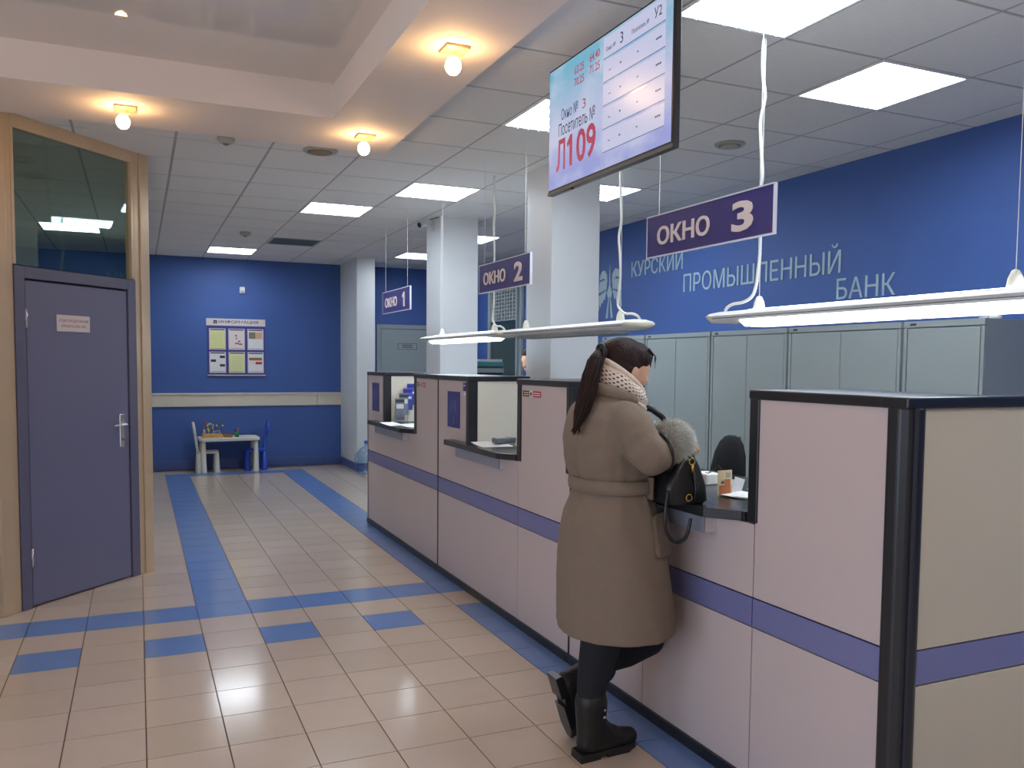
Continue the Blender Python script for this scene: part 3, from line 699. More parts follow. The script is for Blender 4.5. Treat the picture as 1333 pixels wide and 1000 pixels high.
# ---------------------------------------------------------------- linear lamps over the desks
XL = 2.56
LDROP = .028
def linear_lamp(y0, y1, cones, label, lit, cord):
    t = thing('linear_lamp', label, 'pendant lamp', (XL, (y0+y1)/2, 1.76), 'linear pendant lamps')
    prof = [(-.105, 1.788), (-.085, 1.802), (-.03, 1.812), (.03, 1.812), (.085, 1.802), (.105, 1.788), (.085, 1.768), (.062, 1.756), (-.062, 1.756), (-.085, 1.768)]
    MB().prism(prof, lambda a, b: (XL+a, y0+.09, b), lambda a, b: (XL+a, y1-.09, b)).build('housing', 'lamp_white', t)
    for ya, sgn in ((y0+.09, -1), (y1-.09, 1)):
        rings = []
        for k in range(7):
            a = k/6*math.pi/2; c, s_ = math.cos(a), math.sin(a)
            c = max(c, .04)
            rings.append([(XL+p*c, ya+sgn*.09*s_, 1.782+(q-1.782)*(.35+.65*c)) for p, q in prof])
        MB().loft(rings).build('end_cap', 'lamp_cone', t, smooth=True)
    box('side_groove', 'steel_dark', t, XL-.0955, XL-.085, y0+.1, y1-.1, 1.7755, 1.7785)
    ya, yb = y0+.28, y1-.28
    if lit: MB().prism([(-.078, 1.7585), (.078, 1.7585), (.05, 1.738), (-.05, 1.738)], lambda a, b: (XL+a, ya, b), lambda a, b: (XL+a, yb, b)).build('diffuser', 'tube_light', t)
    else: MB().prism([(-.078, 1.7585), (.078, 1.7585), (.05, 1.738), (-.05, 1.738)], lambda a, b: (XL+a, ya, b), lambda a, b: (XL+a, yb, b)).build('reflector', 'louver_dark', t)
    nb = int((yb-ya-.02)/.03)
    lv = MB()
    for k in range(nb): lv.prism([(-.081, 1.7575), (.081, 1.7575), (.052, 1.735), (-.052, 1.735)], lambda a, b: (XL+a, ya+.004+.03*k, b), lambda a, b: (XL+a, ya+.007+.03*k, b))
    for a in (-.058, -.02, .02, .056): lv.box(XL+a*.85, XL+a*.85+.002, ya+.002, yb-.002, 1.7345, 1.7375)
    lv.build('louver_grid', 'lamp_white' if lit else 'steel_grey', t)
    if lit: box('top_diffuser', 'up_light', t, XL-.03, XL+.03, ya, yb, 1.8115, 1.8135)
    for i, yc in enumerate(cones):
        MB().lathe([(.026, 1.808), (.026, 1.82), (.022, 1.845), (.012, 1.868), (.004, 1.872)], (XL, yc, 0), 18).build('cone_cap', 'lamp_cone', t, smooth=True)
        MB().tube([(XL, yc, 1.87-LDROP), (XL, yc, ZC-.002)], .0015, 5).build('wire', 'cord_white', t)
        if i == cord:
            sg = 1 if yc > (y0+y1)/2 else -1
            pts = [(XL-.01, yc+.012*math.sin(k*1.7)+.004*math.cos(k*3.1), ZC-.002-(ZC-1.91)*k/12) for k in range(13)]
            pts += [(XL-.016, yc+sg*.035, 1.868), (XL-.02, yc+sg*.09, 1.848), (XL-.02, yc+sg*.16, 1.844), (XL-.015, yc+sg*.21, 1.828), (XL-.01, yc+sg*.225, 1.808)]; pts = cat(pts, 3)
            pts = [Vector((p[0], p[1], p[2] if p[2] > 1.95 else p[2]-LDROP)) for p in pts]
            MB().tube(pts, .0075, 8).build('power_cord', 'cord_white', t, smooth=True)
    for ch in t.children:
        if not ch.name.startswith(('wire', 'power_cord')): ch.location.z -= LDROP
linear_lamp(1.45, 3.36, (3.045, 1.83), 'lit white linear pendant lamp above the counter end with louvred underside', True, 0)
linear_lamp(3.97, 5.82, (4.24, 5.54), 'unlit white linear pendant lamp behind the woman\'s head', False, 0)
linear_lamp(5.83, 7.81, (6.13, 7.38), 'lit white linear pendant lamp passing the camera column', True, 0)

# ---------------------------------------------------------------- hanging queue screen
TXx = 1.80
tv = thing('display_screen', 'large hanging flat screen with queue number and red ticket text', 'screen', (TXx, 3.15, 2.32), )
ya, yb, za, zb = 3.66, 2.635, 2.325, 2.905
MB().box(TXx, TXx+.03, yb, ya, za, zb).build('bezel', 'black_plastic', tv, bevel=.004)
MB().prism([(.03, .06), (.06, .12), (.06, .45), (.03, .52)], lambda a, b: (TXx+a, yb+.12, za+b), lambda a, b: (TXx+a, ya-.12, za+b)).build('back_housing', 'black_plastic', tv)
scr = MB().box(TXx-.0015, TXx, yb+.012, ya-.008, za+.024, zb-.01).build('picture', 'screen_sky', tv)
box('lower_bezel', 'steel_dark', tv, TXx-.004, TXx+.001, yb, ya, za, za+.016, bevel=.002)
box('sensor', 'black_plastic', tv, TXx-.006, TXx+.01, 3.50, 3.42, za-.008, za)
Wd, Hd = ya-yb, zb-za
def S(u, v): return (TXx-.0022, ya-u*Wd, za+v*Hd)
def srect(name, m, u0, u1, v0, v1, d=.0004):
    box(name, m, tv, TXx-.0015-d, TXx-.0015, ya-u1*Wd, ya-u0*Wd, za+v0*Hd, za+v1*Hd)
def stext(s, m, u, v, wu, hv, off=0): text('screen_text', s, m, tv, S(u, v), (0, -1, 0), UP, w=wu*Wd, h=hv*Hd, ext=.0003, off=off)
for k in range(5):
    v1 = .965-k*.165
    srect('table_row', 'screen_pale', .50, .945, v1-.145, v1)
    srect('row_line', 'screen_line', .50, .945, v1-.150, v1-.145, .0006)
    if k:
        stext('---', 'screen_text', .885, v1-.075, .035, .012); stext('-', 'screen_text', .63, v1-.08, .01, .012); stext('-', 'screen_text', .755, v1-.078, .012, .008); stext('-', 'screen_text', .545, v1-.082, .016, .006)
stext('Окно №', 'screen_text', .52, .862, .075, .03); stext('3', 'screen_text', .63, .855, .022, .075)
stext('Посетитель №', 'screen_text', .715, .865, .12, .032); stext('У2', 'screen_text', .87, .87, .05, .068)
stext('63.25', 'screen_red', .25, .845, .085, .06, .01); stext('64.40', 'screen_red', .385, .862, .085, .06, .01)
stext('70.25', 'screen_red', .25, .755, .085, .06, .01); stext('71.25', 'screen_red', .385, .775, .085, .06, .01)
stext('Окно №', 'screen_text', .13, .555, .155, .085); stext('3', 'screen_red', .325, .555, .03, .07)
stext('Посетитель №', 'screen_text', .105, .435, .33, .10)
stext('Л', 'screen_red', .085, .165, .085, .245, .02); stext('09', 'screen_red', .275, .165, .17, .25, .02)
ONE = [(0, .76), (.42, 1), (.68, 1), (.68, 0), (.34, 0), (.34, .74), (.12, .62)]
MB().prism(ONE, lambda a, b: S(.185+a*.075, .17+b*.24), lambda a, b: Vector(S(.185+a*.075, .17+b*.24))+Vector((.0008, 0, 0))).build('screen_text', 'screen_red', tv)
for yy in (2.80,): MB().tube([(TXx+.045, yy, 2.75), (TXx+.045, yy, ZC-.002)], .014, 10).build('mount_pole', 'black_plastic', tv, smooth=True)
box('mount_plate', 'black_plastic', tv, TXx+.01, TXx+.08, 2.72, 2.88, ZC-.012, ZC-.002)

# ---------------------------------------------------------------- things on the far wall
nb = thing('notice_board', 'purple information board with six sheet pockets on the blue end wall', 'notice board', (1.28, YF, 1.33))
box('backboard', 'board_purple', nb, .90, 1.69, YF-.012, YF-.0005, 1.335, 2.13)
box('header', 'plate_white', nb, .89, 1.695, YF-.016, YF-.012, 2.035, 2.135)
text('lettering', 'ИНФОРМАЦИЯ', 'text_dark', nb, (1.055, YF-.016, 2.062), (1, 0, 0), UP, w=.54, h=.05, ext=.0008, off=.01)
em = MB().box(.985, 1.035, YF-.0168, YF-.016, 2.063, 2.11); em.build('emblem', 'text_dark', nb)
MB().prism([(1.0, 2.09), (1.01, 2.07), (1.02, 2.09), (1.027, 2.1), (1.01, 2.083), (.993, 2.1)], lambda a, b: (a, YF-.0172, b), lambda a, b: (a, YF-.0168, b)).build('emblem_mark', 'plate_white', nb)
box('lower_ledge', 'plate_white', nb, .90, 1.69, YF-.025, YF-.0005, 1.325, 1.34)
for r in range(2):
    for c in range(3):
        x0 = .925+c*.26; z0 = 1.365+(1-r)*.33
        pk = box('sheet_pocket', 'acrylic', nb, x0, x0+.225, YF-.016, YF-.012, z0, z0+.30)
        mm = {(0, 0): 'paper_yellow', (0, 1): 'paper_pink', (0, 2): 'paper', (1, 0): 'paper', (1, 1): 'paper_yellow', (1, 2): 'paper'}[(r, c)]
        box('sheet', mm, pk, x0+.012, x0+.213, YF-.018, YF-.016, z0+.012, z0+.272)
        box('print_band', 'text_dark', pk, x0+.018, x0+.207, YF-.0188, YF-.018, z0+.275, z0+.288); box('print_band', 'text_dark', pk, x0+.02, x0+.205, YF-.0188, YF-.018, z0+.018, z0+.022)
        if (r, c) == (0, 1):
            for a, b_, q in ((.09, .19, .03), (.1, .15, .02), (.13, .11, .035), (.09, .08, .05), (.14, .07, .05)): box('printed_picture', 'vent_brown', pk, x0+a, x0+a+q, YF-.0185, YF-.018, z0+b_, z0+b_+.022)
        if (r, c) == (0, 2): 
            box('printed_picture', 'vent_brown', pk, x0+.02, x0+.11, YF-.0185, YF-.018, z0+.16, z0+.255); box('printed_picture', 'skin', pk, x0+.11, x0+.205, YF-.0185, YF-.018, z0+.16, z0+.255)
        if (r, c) == (1, 0):
            for a, b_ in ((.14, .21), (.02, .155), (.14, .09)): box('printed_picture', 'text_dark', pk, x0+a, x0+a+.07, YF-.0185, YF-.018, z0+b_, z0+b_+.035)
        if (r, c) == (1, 2):
            box('printed_picture', 'wood_brown', pk, x0+.02, x0+.2, YF-.0185, YF-.018, z0+.18, z0+.22); box('printed_picture', 'red', pk, x0+.11, x0+.2, YF-.0185, YF-.018, z0+.125, z0+.16); box('printed_picture', 'paper_pink', pk, x0+.02, x0+.1, YF-.0185, YF-.018, z0+.125, z0+.16)
        if mm == 'paper_yellow':
            for k in range(7): box('printed_line', 'vent_grey', pk, x0+.035, x0+.19, YF-.0185, YF-.018, z0+.06+k*.028, z0+.063+k*.028)
t = thing('motion_sensor', 'small white motion sensor high on the blue end wall', 'sensor', (1.38, YF, 2.5))
MB().box(1.345, 1.415, YF-.045, YF-.0005, 2.50, 2.59).build('body', 'lamp_white', t, bevel=.008)
MB().ball((1.38, YF-.043, 2.525), (.024, .012, .018)).build('lens', 'camera_white', t, smooth=True)

# ---------------------------------------------------------------- children's table and chairs
t = thing('kids_table', 'small white plastic children\'s table below the information board', 'table', (1.15, 12.35, 0))
def rr(x0, x1, y0, y1, r, n=5):
    out = []
    for cx, cy, a0 in ((x1-r, y1-r, 0), (x0+r, y1-r, 90), (x0+r, y0+r, 180), (x1-r, y0+r, 270)):
        for k in range(n+1):
            a = R_(a0+90*k/n); out.append((cx+r*math.cos(a), cy+r*math.sin(a)))
    return out
MB().prism(rr(.745, 1.545, 12.12, 12.64, .08), lambda a, b: (a, b, .435), lambda a, b: (a, b, .475)).build('tabletop', 'toy_white', t, bevel=.008)
for x in (.80, 1.49):
    for y in (12.18, 12.58): MB().lathe([(.045, 0), (.04, .02), (.027, .435)], (x, y, 0), 14).build('leg', 'toy_white', t, smooth=True)
def kids_chair(x, y, sgn, m, label):
    t = thing('kids_chair', label, 'chair', (x, y, 0), 'children\'s chairs')
    MB().prism(rr(x-.14, x+.14, y-.14, y+.14, .05), lambda a, b: (a, b, .265), lambda a, b: (a, b, .295)).build('seat', m, t, bevel=.006)
    for dx in (-.115, .115):
        for dy in (-.11, .11):
            MB().lathe([(.045, 0), (.04, .02), (.026, .268)], (x+dx, y+dy, 0), 14).build('leg', m, t, smooth=True)
    bx = x-sgn*.125
    # curved hourglass backrest
    poly = [(-.06, .28), (.06, .28), (.045, .42), (.05, .5), (.105, .55), (.115, .62), (.08, .685), (.0, .70), (-.08, .685), (-.115, .62), (-.105, .55), (-.05, .5), (-.045, .42)]
    MB().prism(poly, lambda a, b: (bx-sgn*(.06*(b-.28)/.42)-.016, y+a, b), lambda a, b: (bx-sgn*(.06*(b-.28)/.42)+.016, y+a, b)).build('backrest', m, t, bevel=.006)
kids_chair(.86, 12.32, 1, 'toy_white', 'white plastic children\'s chair tucked under the small table')
kids_chair(1.50, 12.40, -1, 'toy_blue', 'blue plastic children\'s chair tucked under the small table')
for o in C.objects:
    if o.name.startswith('kids_chair'): pass
t = thing('bead_maze', 'wooden bead maze toy with coloured wire loops on the small white table', 'toy', (.95, 12.36, .476))
box('base', 'wood', t, .80, 1.06, 12.26, 12.44, .476, .525, bevel=.004)
for i, (mn, pts) in enumerate((('toy_blue', [(.90, 0), (.93, .14), (1.0, .2), (1.06, .12), (1.04, 0)]), ('violet', [(.86, 0), (.90, .09), (.97, .16), (1.0, .08), (.99, 0)]), ('yellow', [(.88, 0), (.87, .13), (.92, .15), (.95, .03), (1.02, .05), (1.04, 0)]), ('green', [(.83, 0), (.82, .14), (.85, .19), (.87, .12), (.85, 0)]))):
    y = 12.29+i*.04
    P = [(x, y, .52+z) for x, z in pts]; Q = []
    for k in range(len(P)-1):
        for q in range(4):
            a = q/4; p0, p1 = P[k], P[k+1]; Q.append(tuple(p0[j]*(1-a)+p1[j]*a for j in range(3)))
    Q.append(P[-1])
    wr = MB().tube(Q, .004, 6).build('wire_loop', mn, t, smooth=True)
    for q in (2, 6, 10, 12): 
        if q < len(Q): MB().ball(Q[q], .014, 10, 6).build('bead', ('yellow', 'red', 'green', 'yellow')[(i+q) % 4] if i != 2 else 'yellow', wr, smooth=True)
t = thing('toy_block', 'small pale wooden figure standing on the end of the bead maze', 'toy', (.82, 12.30, .526))
MB().lathe([(.016, 0), (.018, .01), (.012, .035)], (.82, 12.30, .526), 12).build('body', 'wood', t, smooth=True); MB().ball((.82, 12.30, .573), .016, 10, 8).build('head', 'skin', t, smooth=True)
t = thing('toy_tray', 'small brown wooden tray beside the bead maze', 'toy', (1.13, 12.34, .476))
box('bottom', 'wood_brown', t, 1.075, 1.19, 12.27, 12.40, .476, .484)
for a in ((1.075, 1.083, 12.27, 12.40), (1.182, 1.19, 12.27, 12.40), (1.083, 1.182, 12.27, 12.278), (1.083, 1.182, 12.392, 12.40)): box('side', 'wood_brown', t, *a, .484, .515)
t = thing('pencil_cup', 'green cup holding coloured pencils on the small table', 'cup', (1.25, 12.33, .476))
MB().lathe([(.03, 0), (.034, .07), (.031, .07), (.028, .006)], (1.25, 12.33, .476), 18).build('cup', 'green', t, smooth=True)
for k, mn in enumerate(('red', 'yellow', 'violet', 'black_plastic', 'toy_blue', 'wood')):
    a = k*1.05; MB().tube([(1.25+.012*math.cos(a), 12.33+.012*math.sin(a), .49), (1.25+.035*math.cos(a), 12.33+.03*math.sin(a), .585+.012*(k % 3))], .0045, 6).build('pencil', mn, t)

# ---------------------------------------------------------------- water bottle
t = thing('water_bottle', 'large clear water bottle standing at the foot of the column', 'bottle', (2.87, 11.42, 0))
MB().lathe([(.12, 0), (.135, .015), (.135, .07), (.128, .085), (.135, .10), (.135, .17), (.128, .185), (.135, .20), (.135, .27), (.10, .34), (.04, .375), (.03, .39), (.03, .42)], (2.87, 11.42, 0), 24).build('body', 'bottle_plastic', t, smooth=True)
MB().lathe([(.036, .415), (.036, .45), (.03, .455)], (2.87, 11.42, 0), 16).build('cap', 'toy_blue', t)
MB().tube([(2.87-.13, 11.42, .3), (2.87-.16, 11.42, .26), (2.87-.16, 11.42, .18), (2.87-.13, 11.42, .13)], .012).build('grip', 'bottle_plastic', t, smooth=True)

# ---------------------------------------------------------------- CCTV camera on the column
t = thing('security_camera', 'small white bullet security camera on the column near the ceiling', 'camera', (2.72, 8.1, 2.9))
a, b = Vector((2.575, 8.12, 2.895)), Vector((2.70, 8.18, 2.945)); d_ = (b-a)
MB().tube([a, b], .03, 14).build('body', 'camera_white', t, smooth=False)
MB().tube([a-d_*.02, a+d_*.1], .026, 14).build('lens', 'black_plastic', t)
MB().tube([b, (2.735, 8.2, 2.92), (2.752, 8.2, 2.90)], .01, 8).build('bracket', 'camera_white', t, smooth=True)
box('mount', 'camera_white', t, 2.735, 2.7535, 8.16, 8.24, 2.86, 2.94, bevel=.003)
MB().tube([(2.752, 8.05, 2.975), (2.70, 8.15, 2.965), (2.68, 8.17, 2.945)], .004, 6).build('cable', 'black_plastic', t, smooth=True)

# ---------------------------------------------------------------- things on the window shelves
def sheet(x, y, z, w_, h_, rot, label, group=None, m='paper'):
    t = thing('paper_sheet', label, 'paper', (x, y, z), group)
    c, s_ = math.cos(rot), math.sin(rot)
    T = lambda p, q, r: (x+p*c-q*s_, y+p*s_+q*c, z+r+.006*math.sin(9*(p+q)))
    mb = MB(); n = 5
    rings = [[T(-w_/2, -h_/2+h_*k/n, 0), T(w_/2, -h_/2+h_*k/n, 0), T(w_/2, -h_/2+h_*k/n, .0012), T(-w_/2, -h_/2+h_*k/n, .0012)] for k in range(n+1)]
    mb.loft(rings).build('sheet', m, t)
Zs = ZS+.004
sheet(1.965, 6.95, Zs+.006, .12, .3, .05, 'white paper sheet lying on the first window shelf')
sheet(2.10, 6.75, Zs+.006, .2, .28, .2, 'second white sheet under the brochure rack at the first window')
sheet(2.08, 5.02, Zs+.006, .2, .3, -.1, 'white form lying on the second window shelf')
rk = thing('brochure_rack', 'clear acrylic brochure rack climbing the white side of the first window', 'brochure rack', (2.2, 7.2, Zs))
for k in range(4):
    x0 = 2.064+k*.042; z0 = Zs+.02+k*.043; y0 = 7.20+k*.02
    box('pocket', 'clear_plastic', rk, x0, x0+.09, y0-.003, y0-.001, z0, z0+.09); box('pocket_side', 'clear_plastic', rk, x0, x0+.002, y0, y0+.018, z0, z0+.12)
box('foot', 'clear_plastic', rk, 2.08, 2.38, 7.18, 7.29, Zs, Zs+.004); box('spine', 'clear_plastic', rk, 2.2, 2.204, 7.276, 7.285, Zs+.004, Zs+.2)
for k, (mn, lab) in enumerate((('brochure_grey', 'grey brochure in the lowest pocket of the rack'), ('brochure_grey', 'grey brochure in the second pocket of the rack'), ('brochure_blue', 'blue brochure in the third pocket of the rack'), ('brochure_blue', 'blue brochure in the highest pocket of the rack'))):
    x0 = 2.064+k*.042; z0 = Zs+.022+k*.043; y0 = 7.20+k*.02
    t = thing('brochure', lab, 'brochure', (x0+.04, y0, z0), 'brochures in the acrylic rack')
    box('cover', mn, t, x0+.004, x0+.086, y0+.002, y0+.012, z0, z0+.19)
    box('title_strip', 'text_dark' if k < 2 else 'navy_print', t, x0+.004, x0+.086, y0+.0013, y0+.002, z0+.155, z0+.18)
    box('picture', 'paper', t, x0+.012, x0+.078, y0+.0013, y0+.002, z0+.10, z0+.118 if k > 1 else z0+.14)
t = thing('card_terminal', 'grey card terminal lying on the second window shelf', 'terminal', (2.13, 5.0, Zs))
T = lambda a, b, c: (2.13+a, 5.0+b, Zs+.014+c+.10*(a+.04)*.3)
MB().box(-.04, .10, -.045, .045, 0, .032, T=T).build('body', 'steel_dark', t, bevel=.008)
MB().box(.045, .09, -.03, .03, .032, .034, T=T).build('display', 'vent_grey', t)
for i in range(3):
    for j in range(3): MB().box(-.03+i*.024, -.014+i*.024, -.03+j*.022, -.014+j*.022, .032, .035, T=T).build('key', 'plate_white', t)
t = thing('desk_stand', 'dark wedge-shaped desk stand with a white card on the second window shelf', 'stand', (2.3, 4.87, Zs))
MB().prism([(0, 0), (.16, 0), (.16, .10), (.03, .075)], lambda a, b: (2.23+a, 4.80, Zs+b), lambda a, b: (2.23+a, 4.95, Zs+b)).build('wedge', 'steel_dark', t, bevel=.004)
MB().prism([(-.012, 0), (-.006, 0), (.022, .085), (.014, .085)], lambda a, b: (2.22+a, 4.81, Zs+b), lambda a, b: (2.22+a, 4.94, Zs+b)).build('card', 'plate_white', t)
# third window
t = thing('banknote', 'beige and orange banknote standing upright on the third window worktop', 'banknote', (2.14, 2.78, Zs))
NB = lambda a, b, c: (2.12+a*.95+b*.3, 2.74+a*.05+b+.03*c, Zs+c)
MB().box(0, .078, 0, .0015, .0, .105, T=NB).build('note', 'note_beige', t)
MB().box(.008, .07, -.0006, 0, .008, .045, T=NB).build('print_block', 'note_orange', t); MB().box(.018, .035, -.0008, 0, .05, .062, T=NB).build('print_block', 'steel_dark', t); MB().box(.038, .068, -.0008, 0, .045, .068, T=NB).build('print_block', 'note_orange', t)
MB().box(.045, .07, -.0006, 0, .075, .095, T=NB).build('numeral_block', 'vent_grey', t)
for k, (x, y, r, sz) in enumerate(((2.21, 2.70, .3, .12), (2.20, 2.62, 1.0, .1), (2.15, 2.56, .6, .09), (2.25, 2.58, 1.4, .11))):
    sheet(x, y, Zs+.008+.009*k, sz, sz*1.3, r, ('white receipt folded behind the banknote', 'crumpled white receipt in front of the banknote', 'small white slip at the edge of the worktop beside the post', 'loose white slip on the heap of receipts')[k], 'receipts at the third window')
t = thing('folded_receipt', 'standing folded white receipt leaning beside the banknote', 'paper', (2.23, 2.74, Zs))
MB().prism([(0, .0), (.05, .0), (.07, .06), (.02, .075)], lambda a, b: (2.20+a, 2.76, Zs+b), lambda a, b: (2.20+a, 2.758, Zs+b)).build('front_leaf', 'paper', t); MB().prism([(.0, 0), (.06, .0), (.075, .05), (.02, .06)], lambda a, b: (2.20+a, 2.79, Zs+b), lambda a, b: (2.205+a, 2.788, Zs+b)).build('back_leaf', 'paper', t)
t = thing('pen_stand', 'white desk pen stand with a corded pen beside the black bag', 'pen stand', (2.31, 3.06, Zs))
MB().prism(rr(2.27, 2.35, 3.02, 3.12, .015), lambda a, b: (a, b, Zs), lambda a, b: (a, b, Zs+.05)).build('base', 'lamp_white', t, bevel=.006)
box('slot', 'steel_dark', t, 2.295, 2.325, 3.05, 3.06, Zs+.05, Zs+.052)
MB().tube([(2.28, 3.10, Zs+.05), (2.262, 3.12, Zs+.13)], [.007, .005], 8).build('pen', 'lamp_white', t, smooth=True)
MB().tube([(2.29, 3.03, Zs+.05), (2.32, 3.0, Zs+.09), (2.33, 2.97, Zs+.06), (2.34, 2.95, Zs+.01)], .002, 6).build('cord', 'black_plastic', t, smooth=True)

# ---------------------------------------------------------------- office chair behind the third window
t = thing('office_chair', 'black fabric office chair behind the third window worktop', 'chair', (2.70, 3.74, 0))
def chair_build(cx, cy, ang):
    c, s_ = math.cos(ang), math.sin(ang)
    T = lambda x, y, z: (cx+x*c-y*s_, cy+x*s_+y*c, z)
    back = []
    for z, wd, th, off in ((.60, .13, .02, .205), (.64, .165, .04, .21), (.78, .185, .045, .22), (.93, .17, .045, .235), (1.05, .145, .04, .25), (1.11, .11, .03, .258), (1.14, .07, .018, .262), (1.15, .03, .008, .263)):
        back.append([T(off+th*math.sin(a)*.9, wd*math.cos(a), z) for a in [2*math.pi*k/20 for k in range(20)]])
    MB().loft(back).build('backrest', 'fabric_black', t, smooth=True)
    MB().loft([[T(a*k, b*k, z) for a, b in rr(-.23, .22, -.23, .23, .08)] for k, z in ((.94, .44), (1, .46), (1, .49), (.93, .515))]).build('seat', 'fabric_black', t, smooth=True)
    MB().tube([T(.05, 0, .43), T(.26, 0, .45), T(.27, 0, .7)], .018, 8).build('back_arm', 'black_plastic', t, smooth=True)
    MB().tube([(cx, cy, .08), (cx, cy, .44)], .025, 12).build('gas_column', 'black_plastic', t, smooth=True)
    for k in range(5):
        a = 2*math.pi*k/5
        lg = MB().tube([(cx, cy, .1), (cx+.28*math.cos(a), cy+.28*math.sin(a), .07)], [.025, .016], 8).build('leg', 'black_plastic', t, smooth=True)
        MB().ball((cx+.28*math.cos(a), cy+.28*math.sin(a), .0275), .0275, 12, 8).build('castor', 'black_plastic', lg, smooth=True)
    for q in (-1, 1):
        MB().tube([T(.1, q*.2, .45), T(.1, q*.27, .47), T(.1, q*.27, .66), T(-.1, q*.27, .68)], .014, 8).build('armrest', 'black_plastic', t, smooth=True)
chair_build(2.70, 3.74, R_(-6))
# teller desks
for y0, y1, lab in ((1.9, 3.1, 'light office desk behind the third window'), (4.2, 5.45, 'light office desk behind the second window')):
    t = thing('office_desk', lab, 'desk', (2.75, (y0+y1)/2, 0), 'teller desks')
    y0 = y0; 
    box('desktop', 'cheek_white', t, XC+DEP+.22, 2.72, y0, min(y1, 3.3 if y0 < 3 else y1), .72, .745, bevel=.003)
    for yy in (y0+.02, min(y1, 3.3 if y0 < 3 else y1)-.045): box('side_panel', 'cheek_white', t, XC+DEP+.23, 2.70, yy, yy+.025, 0, .72)

# ---------------------------------------------------------------- people
def remesh(mb, name, material, parent, voxel=.008, smooth=4, label=None):
    o = mb.build(name, material, parent, smooth=True, label=label)
    r = o.modifiers.new('r', 'REMESH'); r.mode = 'VOXEL'; r.voxel_size = voxel; r.use_smooth_shade = True
    if smooth: s_ = o.modifiers.new('s', 'SMOOTH'); s_.iterations = smooth; s_.factor = .5
    dg = bpy.context.evaluated_depsgraph_get(); me = bpy.data.meshes.new_from_object(o.evaluated_get(dg))
    o.modifiers.clear(); o.data = me; me.name = name; me.materials.clear(); me.materials.append(M[material])
    me.polygons.foreach_set('use_smooth', [True]*len(me.polygons))
    return o
def chain(mb, pts, step=.5, seg=14):
    """overlapping spheres along (x,y,z,r) points"""
    for a, b in zip(pts[:-1], pts[1:]):
        A, B = Vector(a[:3]), Vector(b[:3]); n = max(1, int((B-A).length/(min(a[3], b[3])*step)))
        for k in range(n+1):
            q = k/n; mb.ball(A.lerp(B, q), a[3]*(1-q)+b[3]*q, seg, 8)
def ell(cx, cy, z, a, b, n=36, folds=0., ph=0., sq=2.0):
    out = []
    for k in range(n):
        t_ = 2*math.pi*k/n; c, s_ = math.cos(t_), math.sin(t_)
        r = (abs(c)**sq+abs(s_)**sq)**(-1/sq)
        f = 1+folds*(math.sin(5*t_+ph)+.6*math.sin(9*t_+2*ph))
        out.append((cx+a*r*c*f, cy+b*r*s_*f, z))
    return out
def head(mb, c, yaw, tilt, s=1.0):
    """skull with brow, nose, cheeks, chin, ears; faces +X before rotation"""
    Rm = Matrix.Rotation(yaw, 3, 'Z') @ Matrix.Rotation(tilt, 3, 'Y'); c = Vector(c)
    H = lambda x, y, z: c+Rm @ Vector((x*s, y*s, z*s))
    mb.ball(c, (.096*s, .077*s, .10*s), 20, 14, Rm)
    mb.ball(H(.012, 0, .012), (.09*s, .078*s, .098*s), 20, 14, Rm)
    mb.ball(H(.022, 0, -.055), (.062*s, .058*s, .065*s), 16, 12, Rm)
    mb.ball(H(.058, 0, -.098), (.024*s, .026*s, .02*s), 12, 8, Rm)
    for q in (-1, 1):
        mb.ball(H(.052, q*.035, -.03), (.034*s, .028*s, .03*s), 12, 8, Rm)
        mb.ball(H(.078, q*.026, .022), (.016*s, .028*s, .01*s), 12, 8, Rm)
        mb.ball(H(-.004, q*.077, -.012), (.018*s, .009*s, .032*s), 12, 8, Rm)
        mb.ball(H(.094, q*.009, -.034), (.010*s, .009*s, .008*s), 10, 6, Rm)
    mb.ball(H(.094, 0, .0), (.009*s, .009*s, .024*s), 10, 8, Rm)
    mb.ball(H(.106, 0, -.026), (.013*s, .010*s, .012*s), 10, 8, Rm)
    mb.ball(H(.082, 0, -.056), (.013*s, .022*s, .007*s), 10, 6, Rm); mb.ball(H(.079, 0, -.068), (.012*s, .019*s, .007*s), 10, 6, Rm)
    return H, Rm
def hand(mb, w_, fdir, pdir, side, curl=.9):
    """palm at w_, fingers along fdir curling toward pdir; thumb to side"""
    f, p, sd = Vector(fdir).normalized(), Vector(pdir).normalized(), Vector(side).normalized(); w_ = Vector(w_)
    for k in range(5):
        for q in range(4): mb.ball(w_+f*(.018*k)+sd*(-.024+.016*q), .0125, 8, 6)
    for q, ln in enumerate((.062, .074, .079, .07)):
        base = w_+f*.075+sd*(-.029+.0195*q); pts = [(*base, .0092)]; ang = 0; cur = base
        for seg, fr in enumerate((.45, .3, .25)):
            ang += curl*(.5+.35*seg); dd = f*math.cos(ang)+p*math.sin(ang); cur = cur+dd*ln*fr; pts.append((*cur, .0088-.0007*seg))
        chain(mb, pts, .5, 8)
    b0 = w_+f*.02+sd*.03; chain(mb, [(*b0, .0115), (*(b0+sd*.022+f*.025+p*.012), .0105), (*(b0+sd*.02+f*.05+p*.03), .009)], .5, 8)

